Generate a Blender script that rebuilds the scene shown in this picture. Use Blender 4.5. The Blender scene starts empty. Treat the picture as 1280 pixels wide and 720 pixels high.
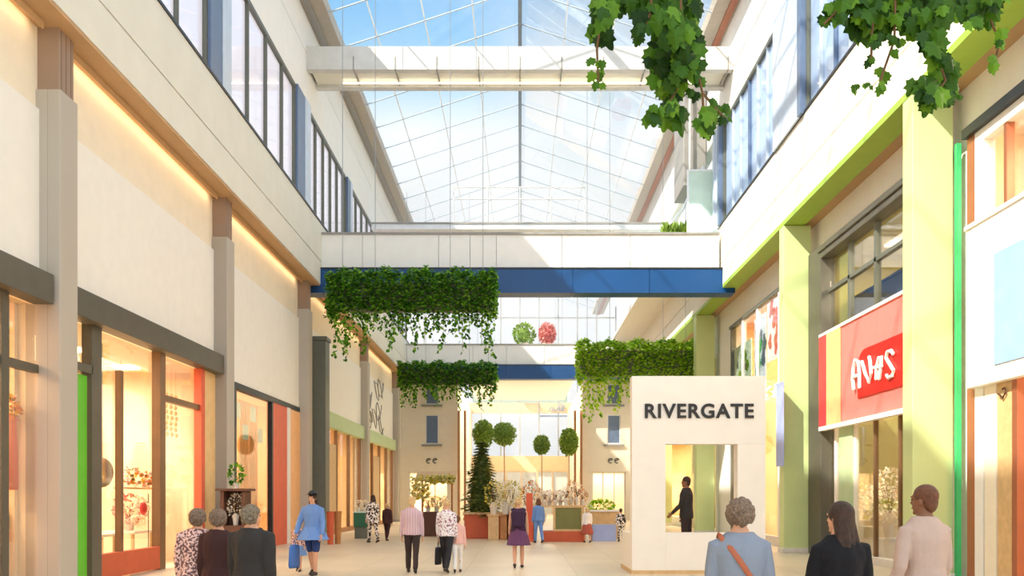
import bpy, bmesh, math, random
from mathutils import Vector, Matrix, noise
R = random.Random(7)
PI = math.pi
S = bpy.context.scene
COL = S.collection
V = Vector

# ------------------------------------------------------------------ camera, world, sun
F, CX, CY, EYE = 1100.0, 650.0, 620.0, 1.65
def P(x, y, Y):                                   # photograph pixel at distance Y -> point
    return V(((x-CX)*Y/F, Y, EYE-(y-CY)*Y/F))
cam = bpy.data.cameras.new('camera'); co = bpy.data.objects.new('camera', cam); COL.objects.link(co)
co.location = (0, 0, EYE); co.rotation_euler = (PI/2, 0, 0)
cam.sensor_width = 36; cam.lens = F/1280*36; cam.shift_x = -10/1280; cam.shift_y = 260/1280
cam.clip_start = .05; cam.clip_end = 600
S.camera = co
S.view_settings.view_transform = 'Standard'; S.view_settings.look = 'None'
S.view_settings.gamma = 1; S.view_settings.use_curve_mapping = False
S.view_settings.exposure = 0.25

SUN = V((1.0, .80, -1.12)).normalized()
sl = bpy.data.lights.new('sun', 'SUN'); sl.energy = 7.0; sl.angle = math.radians(.8); sl.color = (1, .93, .80)
so = bpy.data.objects.new('sun', sl); COL.objects.link(so); so.location = (-20, -15, 30)
so.rotation_euler = SUN.to_track_quat('-Z', 'Y').to_euler()

w = bpy.data.worlds.new('sky'); S.world = w; w.use_nodes = True
nt = w.node_tree; nt.nodes.clear()
def N(t, **k):
    n = nt.nodes.new(t)
    for a, b in k.items(): setattr(n, a, b)
    return n
tc = N('ShaderNodeTexCoord'); sp = N('ShaderNodeSeparateXYZ'); nt.links.new(tc.outputs['Generated'], sp.inputs[0])
rp = N('ShaderNodeValToRGB'); nt.links.new(sp.outputs['Z'], rp.inputs[0])
e = rp.color_ramp.elements
e[0].position = 0.30; e[0].color = (.98, .97, .95, 1)
e[1].position = 0.52; e[1].color = (.20, .50, .88, 1)
a = e.new(.38); a.color = (.92, .97, 1.0, 1)
a = e.new(.43); a.color = (.42, .68, .90, 1)
a = e.new(.75); a.color = (.70, .78, .88, 1)
ns = N('ShaderNodeTexNoise'); ns.inputs['Scale'].default_value = 5; ns.inputs['Detail'].default_value = 5
nt.links.new(tc.outputs['Generated'], ns.inputs['Vector'])
mr = N('ShaderNodeMapRange'); nt.links.new(ns.outputs['Fac'], mr.inputs[0])
mr.inputs[1].default_value = .48; mr.inputs[2].default_value = .75; mr.inputs[4].default_value = .75
mx = N('ShaderNodeMixRGB'); nt.links.new(mr.outputs[0], mx.inputs[0]); nt.links.new(rp.outputs[0], mx.inputs[1])
mx.inputs[2].default_value = (.80, .84, .88, 1)
dt = N('ShaderNodeVectorMath', operation='DOT_PRODUCT'); nt.links.new(tc.outputs['Generated'], dt.inputs[0])
dt.inputs[1].default_value = V((-.30, -.75, .6)).normalized()      # broad bright haze on the sun's side, behind the viewer
m2 = N('ShaderNodeMapRange', interpolation_type='SMOOTHSTEP'); nt.links.new(dt.outputs['Value'], m2.inputs[0])
m2.inputs[1].default_value = .15; m2.inputs[2].default_value = 1; m2.inputs[3].default_value = .95; m2.inputs[4].default_value = 1.9
bg = N('ShaderNodeBackground'); nt.links.new(mx.outputs[0], bg.inputs[0]); nt.links.new(m2.outputs[0], bg.inputs[1])
wo = N('ShaderNodeOutputWorld'); nt.links.new(bg.outputs[0], wo.inputs[0])

def area(name, loc, size, sy, energy, color=(1, .78, .52), rot=(0, 0, 0)):
    l = bpy.data.lights.new(name, 'AREA'); l.shape = 'RECTANGLE'; l.size = size; l.size_y = sy
    l.energy = energy; l.color = color
    o = bpy.data.objects.new(name, l); COL.objects.link(o); o.location = loc; o.rotation_euler = rot
    return o

# ------------------------------------------------------------------ materials
def lin(c):
    return tuple(((v/255)/12.92 if v/255 <= .04045 else ((v/255+.055)/1.055)**2.4) for v in c)+(1,)
def mat(name, c, rough=.6, metal=0, var=.06, scale=3, bump=0, bscale=60, emit=0, spec=.4, sub=0):
    m = bpy.data.materials.new(name); m.use_nodes = True
    t = m.node_tree; b = t.nodes['Principled BSDF']
    b.inputs['Roughness'].default_value = rough; b.inputs['Metallic'].default_value = metal
    b.inputs['Specular IOR Level'].default_value = spec
    col = lin(c)
    tcn = t.nodes.new('ShaderNodeTexCoord'); n = t.nodes.new('ShaderNodeTexNoise')
    n.inputs['Scale'].default_value = scale; n.inputs['Detail'].default_value = 4
    t.links.new(tcn.outputs['Object'], n.inputs['Vector'])
    r = t.nodes.new('ShaderNodeValToRGB'); t.links.new(n.outputs['Fac'], r.inputs[0])
    r.color_ramp.elements[0].position = .3; r.color_ramp.elements[1].position = .7
    r.color_ramp.elements[0].color = tuple(max(0, x*(1-var)) for x in col[:3])+(1,)
    r.color_ramp.elements[1].color = tuple(min(1, x*(1+var)) for x in col[:3])+(1,)
    t.links.new(r.outputs[0], b.inputs['Base Color'])
    if emit:
        b.inputs['Emission Color'].default_value = col; b.inputs['Emission Strength'].default_value = emit
    if bump:
        n2 = t.nodes.new('ShaderNodeTexNoise'); n2.inputs['Scale'].default_value = bscale
        t.links.new(tcn.outputs['Object'], n2.inputs['Vector'])
        bp = t.nodes.new('ShaderNodeBump'); bp.inputs['Strength'].default_value = bump; bp.inputs['Distance'].default_value = .02
        t.links.new(n2.outputs['Fac'], bp.inputs['Height']); t.links.new(bp.outputs[0], b.inputs['Normal'])
    return m
def glass(name, tint=(1, 1, 1), refl=.08, rough=.02):
    m = bpy.data.materials.new(name); m.use_nodes = True; t = m.node_tree; t.nodes.clear()
    tr = t.nodes.new('ShaderNodeBsdfTransparent'); tr.inputs[0].default_value = (*tint, 1)
    gl = t.nodes.new('ShaderNodeBsdfGlossy'); gl.inputs['Roughness'].default_value = rough
    lw = t.nodes.new('ShaderNodeLayerWeight'); lw.inputs['Blend'].default_value = .25
    ma = t.nodes.new('ShaderNodeMath'); ma.operation = 'MULTIPLY_ADD'; t.links.new(lw.outputs['Fresnel'], ma.inputs[0])
    ma.inputs[1].default_value = refl*3; ma.inputs[2].default_value = refl*.5; ma.use_clamp = True
    mi = t.nodes.new('ShaderNodeMixShader'); t.links.new(ma.outputs[0], mi.inputs[0])
    t.links.new(tr.outputs[0], mi.inputs[1]); t.links.new(gl.outputs[0], mi.inputs[2])
    o = t.nodes.new('ShaderNodeOutputMaterial'); t.links.new(mi.outputs[0], o.inputs[0])
    return m
def leafmat(name, cols, trans=.35, rough=.5):
    m = bpy.data.materials.new(name); m.use_nodes = True; t = m.node_tree; b = t.nodes['Principled BSDF']
    g = t.nodes.new('ShaderNodeNewGeometry'); r = t.nodes.new('ShaderNodeValToRGB')
    t.links.new(g.outputs['Random Per Island'], r.inputs[0])
    el = r.color_ramp.elements
    el[0].color = lin(cols[0]); el[1].color = lin(cols[-1])
    for i, c in enumerate(cols[1:-1]): x = el.new((i+1)/(len(cols)-1)); x.color = lin(c)
    t.links.new(r.outputs[0], b.inputs['Base Color']); b.inputs['Roughness'].default_value = rough
    b.inputs['Specular IOR Level'].default_value = .3
    tl = t.nodes.new('ShaderNodeBsdfTranslucent'); t.links.new(r.outputs[0], tl.inputs[0])
    mi = t.nodes.new('ShaderNodeMixShader'); mi.inputs[0].default_value = trans
    o = t.nodes['Material Output']
    t.links.new(b.outputs[0], mi.inputs[1]); t.links.new(tl.outputs[0], mi.inputs[2]); t.links.new(mi.outputs[0], o.inputs[0])
    return m
def brickmat(name, c1, c2, cm, scale, bw, bh, mortar=.01, rough=.5, spec=.4, off=0.5):
    m = bpy.data.materials.new(name); m.use_nodes = True; t = m.node_tree; b = t.nodes['Principled BSDF']
    g = t.nodes.new('ShaderNodeNewGeometry'); k = t.nodes.new('ShaderNodeTexBrick'); k.offset = off
    t.links.new(g.outputs['Position'], k.inputs['Vector'])
    k.inputs['Color1'].default_value = lin(c1); k.inputs['Color2'].default_value = lin(c2); k.inputs['Mortar'].default_value = lin(cm)
    k.inputs['Scale'].default_value = scale; k.inputs['Mortar Size'].default_value = mortar
    k.inputs['Brick Width'].default_value = bw; k.inputs['Row Height'].default_value = bh
    n = t.nodes.new('ShaderNodeTexNoise'); n.inputs['Scale'].default_value = .7; n.inputs['Detail'].default_value = 5
    t.links.new(g.outputs['Position'], n.inputs['Vector'])
    mi = t.nodes.new('ShaderNodeMixRGB'); mi.blend_type = 'MULTIPLY'; mi.inputs[0].default_value = .25
    t.links.new(k.outputs[0], mi.inputs[1]); t.links.new(n.outputs['Color'], mi.inputs[2]); 
    hs = t.nodes.new('ShaderNodeRGBToBW'); t.links.new(n.outputs['Color'], hs.inputs[0]); 
    mp = t.nodes.new('ShaderNodeMapRange'); t.links.new(hs.outputs[0], mp.inputs[0]); mp.inputs[3].default_value = .75; mp.inputs[4].default_value = 1.1
    t.links.new(mp.outputs[0], mi.inputs[2])
    t.links.new(mi.outputs[0], b.inputs['Base Color']); b.inputs['Roughness'].default_value = rough
    b.inputs['Specular IOR Level'].default_value = spec
    return m
def stripemat(name, ca, cb, scale, axis='X', rough=.8):
    m = bpy.data.materials.new(name); m.use_nodes = True; t = m.node_tree; b = t.nodes['Principled BSDF']
    tcn = t.nodes.new('ShaderNodeTexCoord'); wv = t.nodes.new('ShaderNodeTexWave'); wv.bands_direction = axis
    wv.inputs['Scale'].default_value = scale; wv.inputs['Distortion'].default_value = .4
    t.links.new(tcn.outputs['Object'], wv.inputs['Vector'])
    r = t.nodes.new('ShaderNodeValToRGB'); r.color_ramp.interpolation = 'CONSTANT'
    r.color_ramp.elements[0].color = lin(ca); r.color_ramp.elements[1].color = lin(cb); r.color_ramp.elements[1].position = .5
    t.links.new(wv.outputs['Fac'], r.inputs[0]); t.links.new(r.outputs[0], b.inputs['Base Color']); b.inputs['Roughness'].default_value = rough
    return m
def spotmat(name, ca, cb, scale=30, pos=.5):
    m = bpy.data.materials.new(name); m.use_nodes = True; t = m.node_tree; b = t.nodes['Principled BSDF']
    tcn = t.nodes.new('ShaderNodeTexCoord'); wv = t.nodes.new('ShaderNodeTexNoise'); wv.inputs['Scale'].default_value = scale
    t.links.new(tcn.outputs['Object'], wv.inputs['Vector'])
    r = t.nodes.new('ShaderNodeValToRGB'); r.color_ramp.interpolation = 'CONSTANT'
    r.color_ramp.elements[0].color = lin(ca); r.color_ramp.elements[1].color = lin(cb); r.color_ramp.elements[1].position = pos
    t.links.new(wv.outputs['Fac'], r.inputs[0]); t.links.new(r.outputs[0], b.inputs['Base Color']); b.inputs['Roughness'].default_value = .85
    return m

M = dict(
 white=mat('white render', (240, 236, 228), .7, var=.02, bump=.05),
 panel=mat('cream wall panel', (243, 239, 229), .6, var=.02),
 cream=mat('cream wall', (242, 230, 205), .7, var=.03),
 fascia=mat('pale stone fascia', (228, 224, 208), .6, var=.03, scale=1.2),
 fasciaR=mat('pale warm fascia', (238, 230, 214), .6, var=.03, scale=1.2),
 soffit=mat('tan soffit', (196, 160, 118), .6, var=.04),
 soffitg=mat('lime green soffit', (158, 190, 66), .45, var=.04),
 limecol=mat('lime green column paint', (204, 217, 150), .5, var=.05, scale=1),
 col=brickmat('grey stone column', (188, 180, 166), (180, 172, 158), (166, 156, 142), 1, 4.0, 1.3, .006, .65),
 cap=brickmat('brown brick capital', (160, 136, 116), (150, 126, 108), (130, 104, 84), 1, 3.0, .16, .02, .7),
 floor=brickmat('pale floor tiles', (226, 208, 178), (218, 200, 170), (196, 176, 148), 1, 1.2, 1.2, .008, .38, .4, 0),
 olive=mat('dark olive metal', (92, 88, 76), .45, .1),
 darkgrey=mat('dark grey green metal', (104, 106, 94), .45, .1),
 bluegrey=mat('blue grey metal', (104, 122, 150), .4, .1),
 palem=mat('pale blue metal', (196, 208, 222), .35, .1),
 black=mat('near black metal', (38, 40, 44), .4, .2),
 blue=mat('cobalt blue panel', (6, 68, 122), .35, var=.08, scale=.4),
 grey=mat('light grey panel', (206, 204, 198), .5),
 midgrey=mat('mid grey panel', (150, 146, 140), .5),
 gutter=mat('taupe gutter', (178, 166, 150), .5),
 rust=mat('rust brown stripe', (170, 110, 84), .5),
 glassroof=glass('roof glass', (.97, .99, 1), .05),
 glass=glass('shop glass', (.98, .98, .96), .10),
 glassblue=glass('window glass', (.93, .96, 1), .10),
 blind=mat('pinkish white blind', (250, 236, 234), .8, var=.03, emit=.6),  # glows by itself so the left panes look lit, no lamp behind
 glow_blindb=mat('pale blue blind', (214, 226, 242), .6, var=.08, emit=.30),  # pale blue and self-glow stand in for sky reflected in the right panes
 red=mat('red vinyl', (226, 62, 66), .45), redd=mat('deep red vinyl', (206, 26, 14), .45), pink=mat('salmon vinyl', (248, 128, 118), .5),
 peachv=mat('peach stripe', (250, 190, 130), .5), skyb=mat('pale blue panel', (150, 184, 232), .5),
 lav=mat('lavender blue panel', (168, 182, 226), .5),
 signw=mat('off white sign board', (243, 236, 224), .6, var=.02), ink=mat('charcoal lettering', (44, 40, 38), .5),
 wood=mat('golden brown wood', (178, 120, 66), .5, var=.15, scale=8), woodl=mat('light oak', (214, 178, 126), .5, var=.1, scale=8),
 terracotta=mat('terracotta', (196, 92, 58), .6), copper=mat('copper frame', (176, 108, 80), .35, .5), orange=mat('orange red post', (222, 96, 62), .45),
 green=mat('bright green panel', (96, 190, 44), .4), emerald=mat('emerald strip', (60, 180, 110), .4), palegreen=mat('pale green header', (188, 208, 160), .6),
 mint=mat('pale mint', (206, 228, 214), .5), peach=mat('peach interior', (250, 226, 196), .7), tan=mat('tan interior', (232, 196, 140), .7),
 oliveint=mat('olive interior', (176, 164, 96), .7), brownpost=mat('bronze mullion', (128, 96, 66), .4, .3),
 lamp=mat('lit lamp panel', (255, 226, 176), .5, emit=6), lampw=mat('lit light tube', (255, 240, 214), .5, emit=3),
 stall=mat('olive green counter', (122, 122, 68), .6), forest=mat('forest green counter', (50, 106, 78), .6),
 brown=mat('dark brown', (92, 58, 42), .6), wire=mat('thin steel wire', (150, 150, 150), .4, .6),
 purlin=mat('white glazing bar', (236, 238, 240), .4), rafter=mat('grey steel rafter', (176, 186, 194), .4, .2),
 ridge=mat('dark ridge beam', (120, 132, 146), .4, .2), soil=mat('soil', (70, 50, 36), .9), pot=mat('pale pot', (226, 216, 200), .6),
 potd=mat('grey planter', (120, 116, 108), .6), bark=mat('bark', (120, 88, 58), .8, bump=.3),
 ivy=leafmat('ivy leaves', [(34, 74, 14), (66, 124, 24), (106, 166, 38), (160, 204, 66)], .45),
 ivyl=leafmat('painted sunlit ivy leaves', [(96, 150, 24), (156, 206, 40), (196, 232, 64), (236, 248, 130)], .55),  # sunlight put into the leaf colours, a lighter copy of ivy
 vine=leafmat('big vine leaves', [(30, 62, 10), (56, 98, 14), (78, 124, 22), (118, 164, 40)], .35),
 fir=leafmat('fir needles', [(44, 70, 30), (74, 100, 44), (110, 128, 60), (160, 160, 84)], .2),
 topi=leafmat('topiary leaves', [(112, 146, 50), (148, 178, 66), (186, 206, 96)], .3),
 flw=leafmat('white and cream petals', [(255, 250, 240), (250, 236, 200), (255, 255, 250), (246, 206, 150)], .3),
 flm=leafmat('mixed petals', [(250, 240, 220), (206, 60, 40), (250, 200, 60), (120, 50, 40), (255, 240, 230), (240, 140, 60), (70, 110, 40)], .2),
 fly=leafmat('yellow petals', [(250, 226, 90), (180, 170, 40), (255, 246, 180), (110, 120, 30)], .3),
 flp=leafmat('pink petals', [(240, 150, 140), (200, 90, 90), (250, 210, 190)], .3),
 skin=mat('skin', (214, 160, 128), .55, var=.04), skind=mat('brown skin', (136, 92, 66), .55, var=.04),
 eye=mat('eye', (40, 30, 26), .3), lip=mat('lips', (176, 92, 84), .5),
 hgrey=mat('grey brown curly hair', (134, 112, 94), .8, var=.45, scale=55, bump=.9, bscale=90),
 hdark=mat('dark brown hair', (62, 40, 28), .5, var=.35, scale=30, bump=.6, bscale=120),
 hbrown=mat('auburn hair', (110, 66, 42), .5, var=.3, scale=30, bump=.6, bscale=120),
 hblond=mat('light hair', (206, 174, 126), .7, var=.3, scale=30, bump=.5),
 hsilver=mat('silver hair', (136, 122, 102), .8, var=.5, scale=60, bump=.9, bscale=90),
 cblue=mat('light grey blue knit', (140, 148, 162), .9, bump=.3, bscale=200), cblack=mat('black knit', (22, 20, 24), .9, bump=.3, bscale=200),
 ccream=mat('dusty cream blouse', (196, 168, 152), .85, bump=.2), cjacket=mat('charcoal jacket', (52, 48, 46), .85, bump=.3),
 cbrown=mat('dark plum brown coat', (62, 34, 32), .85, bump=.2), cdenim=mat('denim blue', (106, 142, 200), .8, bump=.2),
 cnavy=mat('navy', (36, 58, 112), .8), cpurple=mat('purple dress', (104, 62, 98), .8), cplum=mat('dark plum', (58, 34, 62), .8),
 cdark=mat('dark brown trousers', (58, 44, 42), .85), cwhite=mat('white cotton', (236, 230, 224), .85), cblackp=mat('black trousers', (40, 38, 42), .85),
 cstripe=stripemat('pink and plum striped shirt', (236, 214, 216), (150, 106, 128), 9), cfur=spotmat('mottled pink brown fur', (112, 78, 78), (236, 196, 184), 38, .5),
 cfloral=spotmat('white floral print', (232, 226, 226), (150, 90, 120), 26, .56), cspot=spotmat('black and white print', (34, 28, 28), (236, 224, 212), 16, .5),
 cpink=mat('pale pink top', (226, 178, 168), .85), leather=mat('tan leather strap', (176, 96, 62), .5), shoe=mat('dark shoe', (50, 40, 38), .5),
 bagb=mat('mid blue bag', (66, 110, 178), .6), cred=mat('dusty red skirt', (170, 84, 66), .85),
)

# ------------------------------------------------------------------ mesh builder
def wloc(o):
    v = V((0, 0, 0))
    while o: v = v+o.location; o = o.parent
    return v
class MB:
    def __init__(s): s.v = []; s.f = []; s.mi = []; s.cur = 0
    def face(s, idx): s.f.append(tuple(idx)); s.mi.append(s.cur)
    def box(s, x0, x1, y0, y1, z0, z1):
        x0, x1 = sorted((x0, x1)); y0, y1 = sorted((y0, y1)); z0, z1 = sorted((z0, z1))
        e_ = .0009*((len(s.f)//6) % 9); x0 += e_; y0 += e_; z0 += e_; x1 -= e_; y1 -= e_; z1 -= e_
        b = len(s.v)
        s.v += [V(p) for p in ((x0, y0, z0), (x1, y0, z0), (x1, y1, z0), (x0, y1, z0), (x0, y0, z1), (x1, y0, z1), (x1, y1, z1), (x0, y1, z1))]
        for q in ((0, 3, 2, 1), (4, 5, 6, 7), (0, 1, 5, 4), (1, 2, 6, 5), (2, 3, 7, 6), (3, 0, 4, 7)): s.face([b+i for i in q])
        return s
    def quad(s, *p):
        b = len(s.v); s.v += [V(q) for q in p]; s.face(range(b, b+len(p))); return s
    def loft(s, rings, n=12, cap=True):            # rings: (centre, u, v)
        b = len(s.v)
        for c, u, v in rings:
            for i in range(n):
                a = 2*PI*i/n; s.v.append(c+u*math.cos(a)+v*math.sin(a))
        for k in range(len(rings)-1):
            for i in range(n):
                j = (i+1) % n; s.face((b+k*n+i, b+k*n+j, b+(k+1)*n+j, b+(k+1)*n+i))
        if cap:
            s.face([b+i for i in range(n)][::-1]); s.face([b+(len(rings)-1)*n+i for i in range(n)])
        return s
    def tube(s, pts, r, n=8, round_=False, flat=1, ref=None):
        pts = [V(p) for p in pts]
        if not isinstance(r, (list, tuple)): r = [r]*len(pts)
        r = list(r)
        if round_:
            d0 = (pts[0]-pts[1]).normalized(); d1 = (pts[-1]-pts[-2]).normalized()
            pts = [pts[0]+d0*r[0]*.9, pts[0]+d0*r[0]*.55]+pts+[pts[-1]+d1*r[-1]*.55, pts[-1]+d1*r[-1]*.9]
            r = [r[0]*.4, r[0]*.82]+r+[r[-1]*.82, r[-1]*.4]
        rings = []
        for i, p in enumerate(pts):
            t = (pts[min(i+1, len(pts)-1)]-pts[max(i-1, 0)]).normalized()
            rf = ref or (V((0, 1, 0)) if abs(t.y) < .9 else V((1, 0, 0)))
            u = t.cross(rf).normalized(); v = u.cross(t).normalized()
            rings.append((p, u*r[i], v*r[i]*flat))
        return s.loft(rings, n)
    def lathe(s, c, prof, n=20, sx=1, sy=1):
        c = V(c); return s.loft([(c+V((0, 0, z)), V((max(r, .001)*sx, 0, 0)), V((0, max(r, .001)*sy, 0))) for r, z in prof], n)
    def ell(s, c, rx, ry, rz, n=14, m=9, rot=None):
        c = V(c); rot = rot or Matrix.Identity(3)
        rr = []
        for k in range(m+1):
            a = -PI/2+PI*k/m; ca = max(math.cos(a), .02)
            rr.append((c+rot@V((0, 0, rz*math.sin(a))), rot@V((rx*ca, 0, 0)), rot@V((0, ry*ca, 0))))
        return s.loft(rr, n)
    def prism(s, poly, f, d):                       # poly 2D; f maps (u,v)->point ; d thickness vector
        b = len(s.v); n = len(poly); d = V(d)
        s.v += [V(f(*p)) for p in poly]; s.v += [V(f(*p))+d for p in poly]
        s.face(range(b, b+n)); s.face([b+n+i for i in range(n)][::-1])
        for i in range(n):
            j = (i+1) % n; s.face((b+i, b+n+i, b+n+j, b+j))
        return s
    def leaf(s, p, d, up, L, W):                    # small folded leaf
        d = d.normalized(); sd = d.cross(up)
        sd = sd.normalized() if sd.length > 1e-4 else V((1, 0, 0))
        nn = sd.cross(d)
        b = len(s.v)
        s.v += [p, p+d*L*.45+sd*W*.5-nn*W*.18, p+d*L, p+d*L*.45-sd*W*.5-nn*W*.18]
        s.face((b, b+1, b+2)); s.face((b, b+2, b+3))
    def bigleaf(s, p, d, up, L):                    # lobed vine leaf
        d = d.normalized(); sd = d.cross(up); sd = sd.normalized() if sd.length > 1e-4 else V((1, 0, 0)); nn = sd.cross(d)
        pr = [(0, .02), (.30, -.12), (.42, .08), (.62, .18), (.45, .42), (.52, .68), (.26, .70), (.16, .95), (0, 1.08)]
        pts = pr+[(-x, y) for x, y in pr[::-1][1:-1]]
        b = len(s.v); s.v.append(p+d*L*.4+nn*L*.05)
        for x, y in pts: s.v.append(p+d*L*y+sd*L*x*.9-nn*L*(.35*abs(x)+.12*y*y)+nn*L*.03*math.sin(9*x+7*y))
        n = len(pts)
        for i in range(n): s.face((b, b+1+i, b+1+(i+1) % n))
    def build(s, name, m, parent=None, bevel=0, smooth=False, local=False, solid=0):
        me = bpy.data.meshes.new(name)
        o = bpy.data.objects.new(name, me)
        if parent is None and not local:
            xs = [p.x for p in s.v]; ys = [p.y for p in s.v]; zs = [p.z for p in s.v]
            org = V(((min(xs)+max(xs))/2, (min(ys)+max(ys))/2, min(zs))); o.location = org
        elif local: org = V((0, 0, 0))
        else: org = wloc(parent)
        me.from_pydata([tuple(p-org) for p in s.v], [], s.f)
        for mm in (m if isinstance(m, list) else [m]): me.materials.append(M[mm] if isinstance(mm, str) else mm)
        if isinstance(m, list): me.polygons.foreach_set('material_index', s.mi)
        if smooth: me.polygons.foreach_set('use_smooth', [True]*len(me.polygons))
        me.validate(); me.update(); COL.objects.link(o)
        if parent: o.parent = parent
        if bevel:
            b = o.modifiers.new('bevel', 'BEVEL'); b.width = bevel; b.segments = 2; b.limit_method = 'ANGLE'
        return o
def tag(o, label, cat, group=None):
    o['label'] = label; o['category'] = cat
    if group: o['group'] = group
    return o
def thing(name, label, cat, loc, group=None, rz=0):
    o = bpy.data.objects.new(name, None); COL.objects.link(o); o.location = loc; o.rotation_euler = (0, 0, rz)
    o.empty_display_size = .2
    return tag(o, label, cat, group)
def struct(name, mb, m, **k):
    o = mb.build(name, m, **k); o['kind'] = 'structure'; return o
def sthing(name, loc):
    o = bpy.data.objects.new(name, None); COL.objects.link(o); o.location = loc; o['kind'] = 'structure'; return o
def dup(root, loc, label=None, rz=None):
    r = root.copy(); COL.objects.link(r); r.location = loc
    if rz is not None: r.rotation_euler = (0, 0, rz)
    if label: r['label'] = label
    for ch in list(root.children):
        c = ch.copy(); COL.objects.link(c); c.parent = r
        for g in list(ch.children):
            d = g.copy(); COL.objects.link(d); d.parent = c
    return r

# ------------------------------------------------------------------ structure
XL, XR, XF, XFR = 8.2, 8.7, 7.55, 7.67
Y0, YE = 5.0, 60.0
ZS, ZF, ZW, ZG = 9.65, 11.97, 15.8, 19.0           # soffit, fascia top, window head, gutter
struct('floor', MB().box(-14, 14, -10, 86, -.3, 0), 'floor')

def wall_run(sgn, X, ztop, bays, m):
    Y0 = -8.0 if sgn < 0 else 5.0
    mb = MB(); mb.box(sgn*X, sgn*(X+.3), Y0, YE, ztop, ZS)
    for a, b in bays: mb.box(sgn*X, sgn*(X+.3), a, b, 0, ztop)
    return mb
LC = [(14.9, 15.5), (23.4, 24.0), (32.4, 33.0), (45.0, 45.6), (56.3, 57.0)]
struct('wall_left', wall_run(-1, XL, 4.9, LC+[(-8, 8), (57, 60)], 'cream'), 'cream')
YB0 = -8.0
t = 1
edges = [5.0]+[v for c in LC for v in c]+[60.0]
for i in range(0, len(edges), 2):
    a, b = edges[i], edges[i+1]
    if b-a < .5: continue
    struct('trim_%d' % t, MB().box(-XL, -XL+.06, a, b, 4.92, 8.2), 'panel'); t += 1
# fascias with a shadow groove, soffits
for sgn, X, m in ((-1, XF, 'fascia'), (1, XFR, 'fasciaR')):
    mb = MB(); Y0 = -8.0 if sgn < 0 else 5.0
    mb.box(sgn*X, sgn*(X+1.6), Y0, YE, ZS+.02, 10.53); mb.box(sgn*(X+.04), sgn*(X+1.6), Y0, YE, 10.53, 10.57)
    mb.box(sgn*X, sgn*(X+1.6), Y0, YE, 10.57, ZF)
    struct('trim_%d' % t, mb, m); t += 1
    struct('trim_%d' % t, MB().box(sgn*(X-.03), sgn*(X+.02), Y0, YE, ZF, ZF+.07), 'black'); t += 1
struct('trim_%d' % t, MB().box(-XF-.02, -XL-.3, Y0, YE, ZS-.04, ZS+.02), 'soffit'); t += 1
struct('trim_%d' % t, MB().box(XFR, XFR+.62, Y0, YE, ZS-.12, ZS+.02), 'soffitg'); t += 1
struct('trim_%d' % t, MB().box(XFR+.62, XR+.3, Y0, YE, ZS-.03, ZS+.02), 'soffit'); t += 1
# upper walls above windows and behind
for sgn, X in ((-1, 7.7), (1, 7.7)):
    Y0 = -8.0 if sgn < 0 else 5.0
    mb = MB(); mb.box(sgn*X, sgn*(X+.4), Y0, YE, ZW, 17.6); mb.box(sgn*(X+.03), sgn*(X+.4), Y0, YE, 17.6, 17.64)
    mb.box(sgn*X, sgn*(X+.4), Y0, YE, 17.64, ZG+.2)
    struct('wall_%s' % ('left' if sgn < 0 else 'right')+'_upper', mb, 'white')
    g = MB().box(sgn*6.9, sgn*7.95, Y0, 84, ZG, ZG+.45)
    struct('trim_%d' % t, g, 'gutter'); t += 1
    struct('trim_%d' % t, MB().box(sgn*7.38, sgn*7.62, Y0, 84, ZG-.06, ZG-.001), 'rust' if sgn > 0 else 'midgrey'); t += 1
# right wall
RC = [(17.2, 17.65), (25.6, 26.05), (38.3, 38.9), (49, 49.6)]
mb = MB(); mb.box(XR, XR+.3, Y0, YE, 8.6, ZS)
mb.box(XR, XR+.3, 17.0, 17.8, 0, 8.6); mb.box(XR, XR+.3, 25.5, 26.6, 0, 8.6); mb.box(XR, XR+.3, 35.6, 39.2, 0, 8.6)
mb.box(XR, XR+.3, 46, 60, 4.9, 8.6); mb.box(XR, XR+.3, 46, 60, 0, .5); mb.box(XR, XR+.3, 5, 8, 0, 8.6)
mb.box(XR, XR+.3, 54, 60, 0, 5); mb.box(XR, XR+.3, 39, 46, 8.0, 8.7)
struct('wall_right', mb, 'panel')

Y0 = 5.0
struct('wall_left_upper', MB().box(-7.7, -8.1, -8, 5, ZF, ZW), 'white')
# glass roof
cl = sthing('ceiling', (0, 45, ZG+.45))
def roofz(x): return 21.35-.33*abs(x)
mb = MB()
for sgn in (-1, 1):
    mb.quad((0, Y0, roofz(0)+.1), (sgn*6.95, Y0, roofz(6.95)+.1), (sgn*6.95, 84, roofz(6.95)+.1), (0, 84, roofz(0)+.1))
mb.build('roof_glass', 'glassroof', cl)
y = 6.7
while y < 84:
    mb = MB()
    for sgn in (-1, 1):
        mb.tube([(0, y, roofz(0)), (sgn*6.95, y, roofz(6.95))], .036, 6)
    mb.build('rafter', 'rafter', cl); y += 2.5
for x in (1.85, 3.7, 5.55):
    for sgn in (-1, 1):
        MB().tube([(sgn*x, Y0, roofz(x)+.02), (sgn*x, 84, roofz(x)+.02)], .03, 6).build('purlin', 'purlin', cl)
MB().box(-.08, .08, Y0, 84, 21.1, 21.4).build('ridge_beam', 'ridge', cl)

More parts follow.
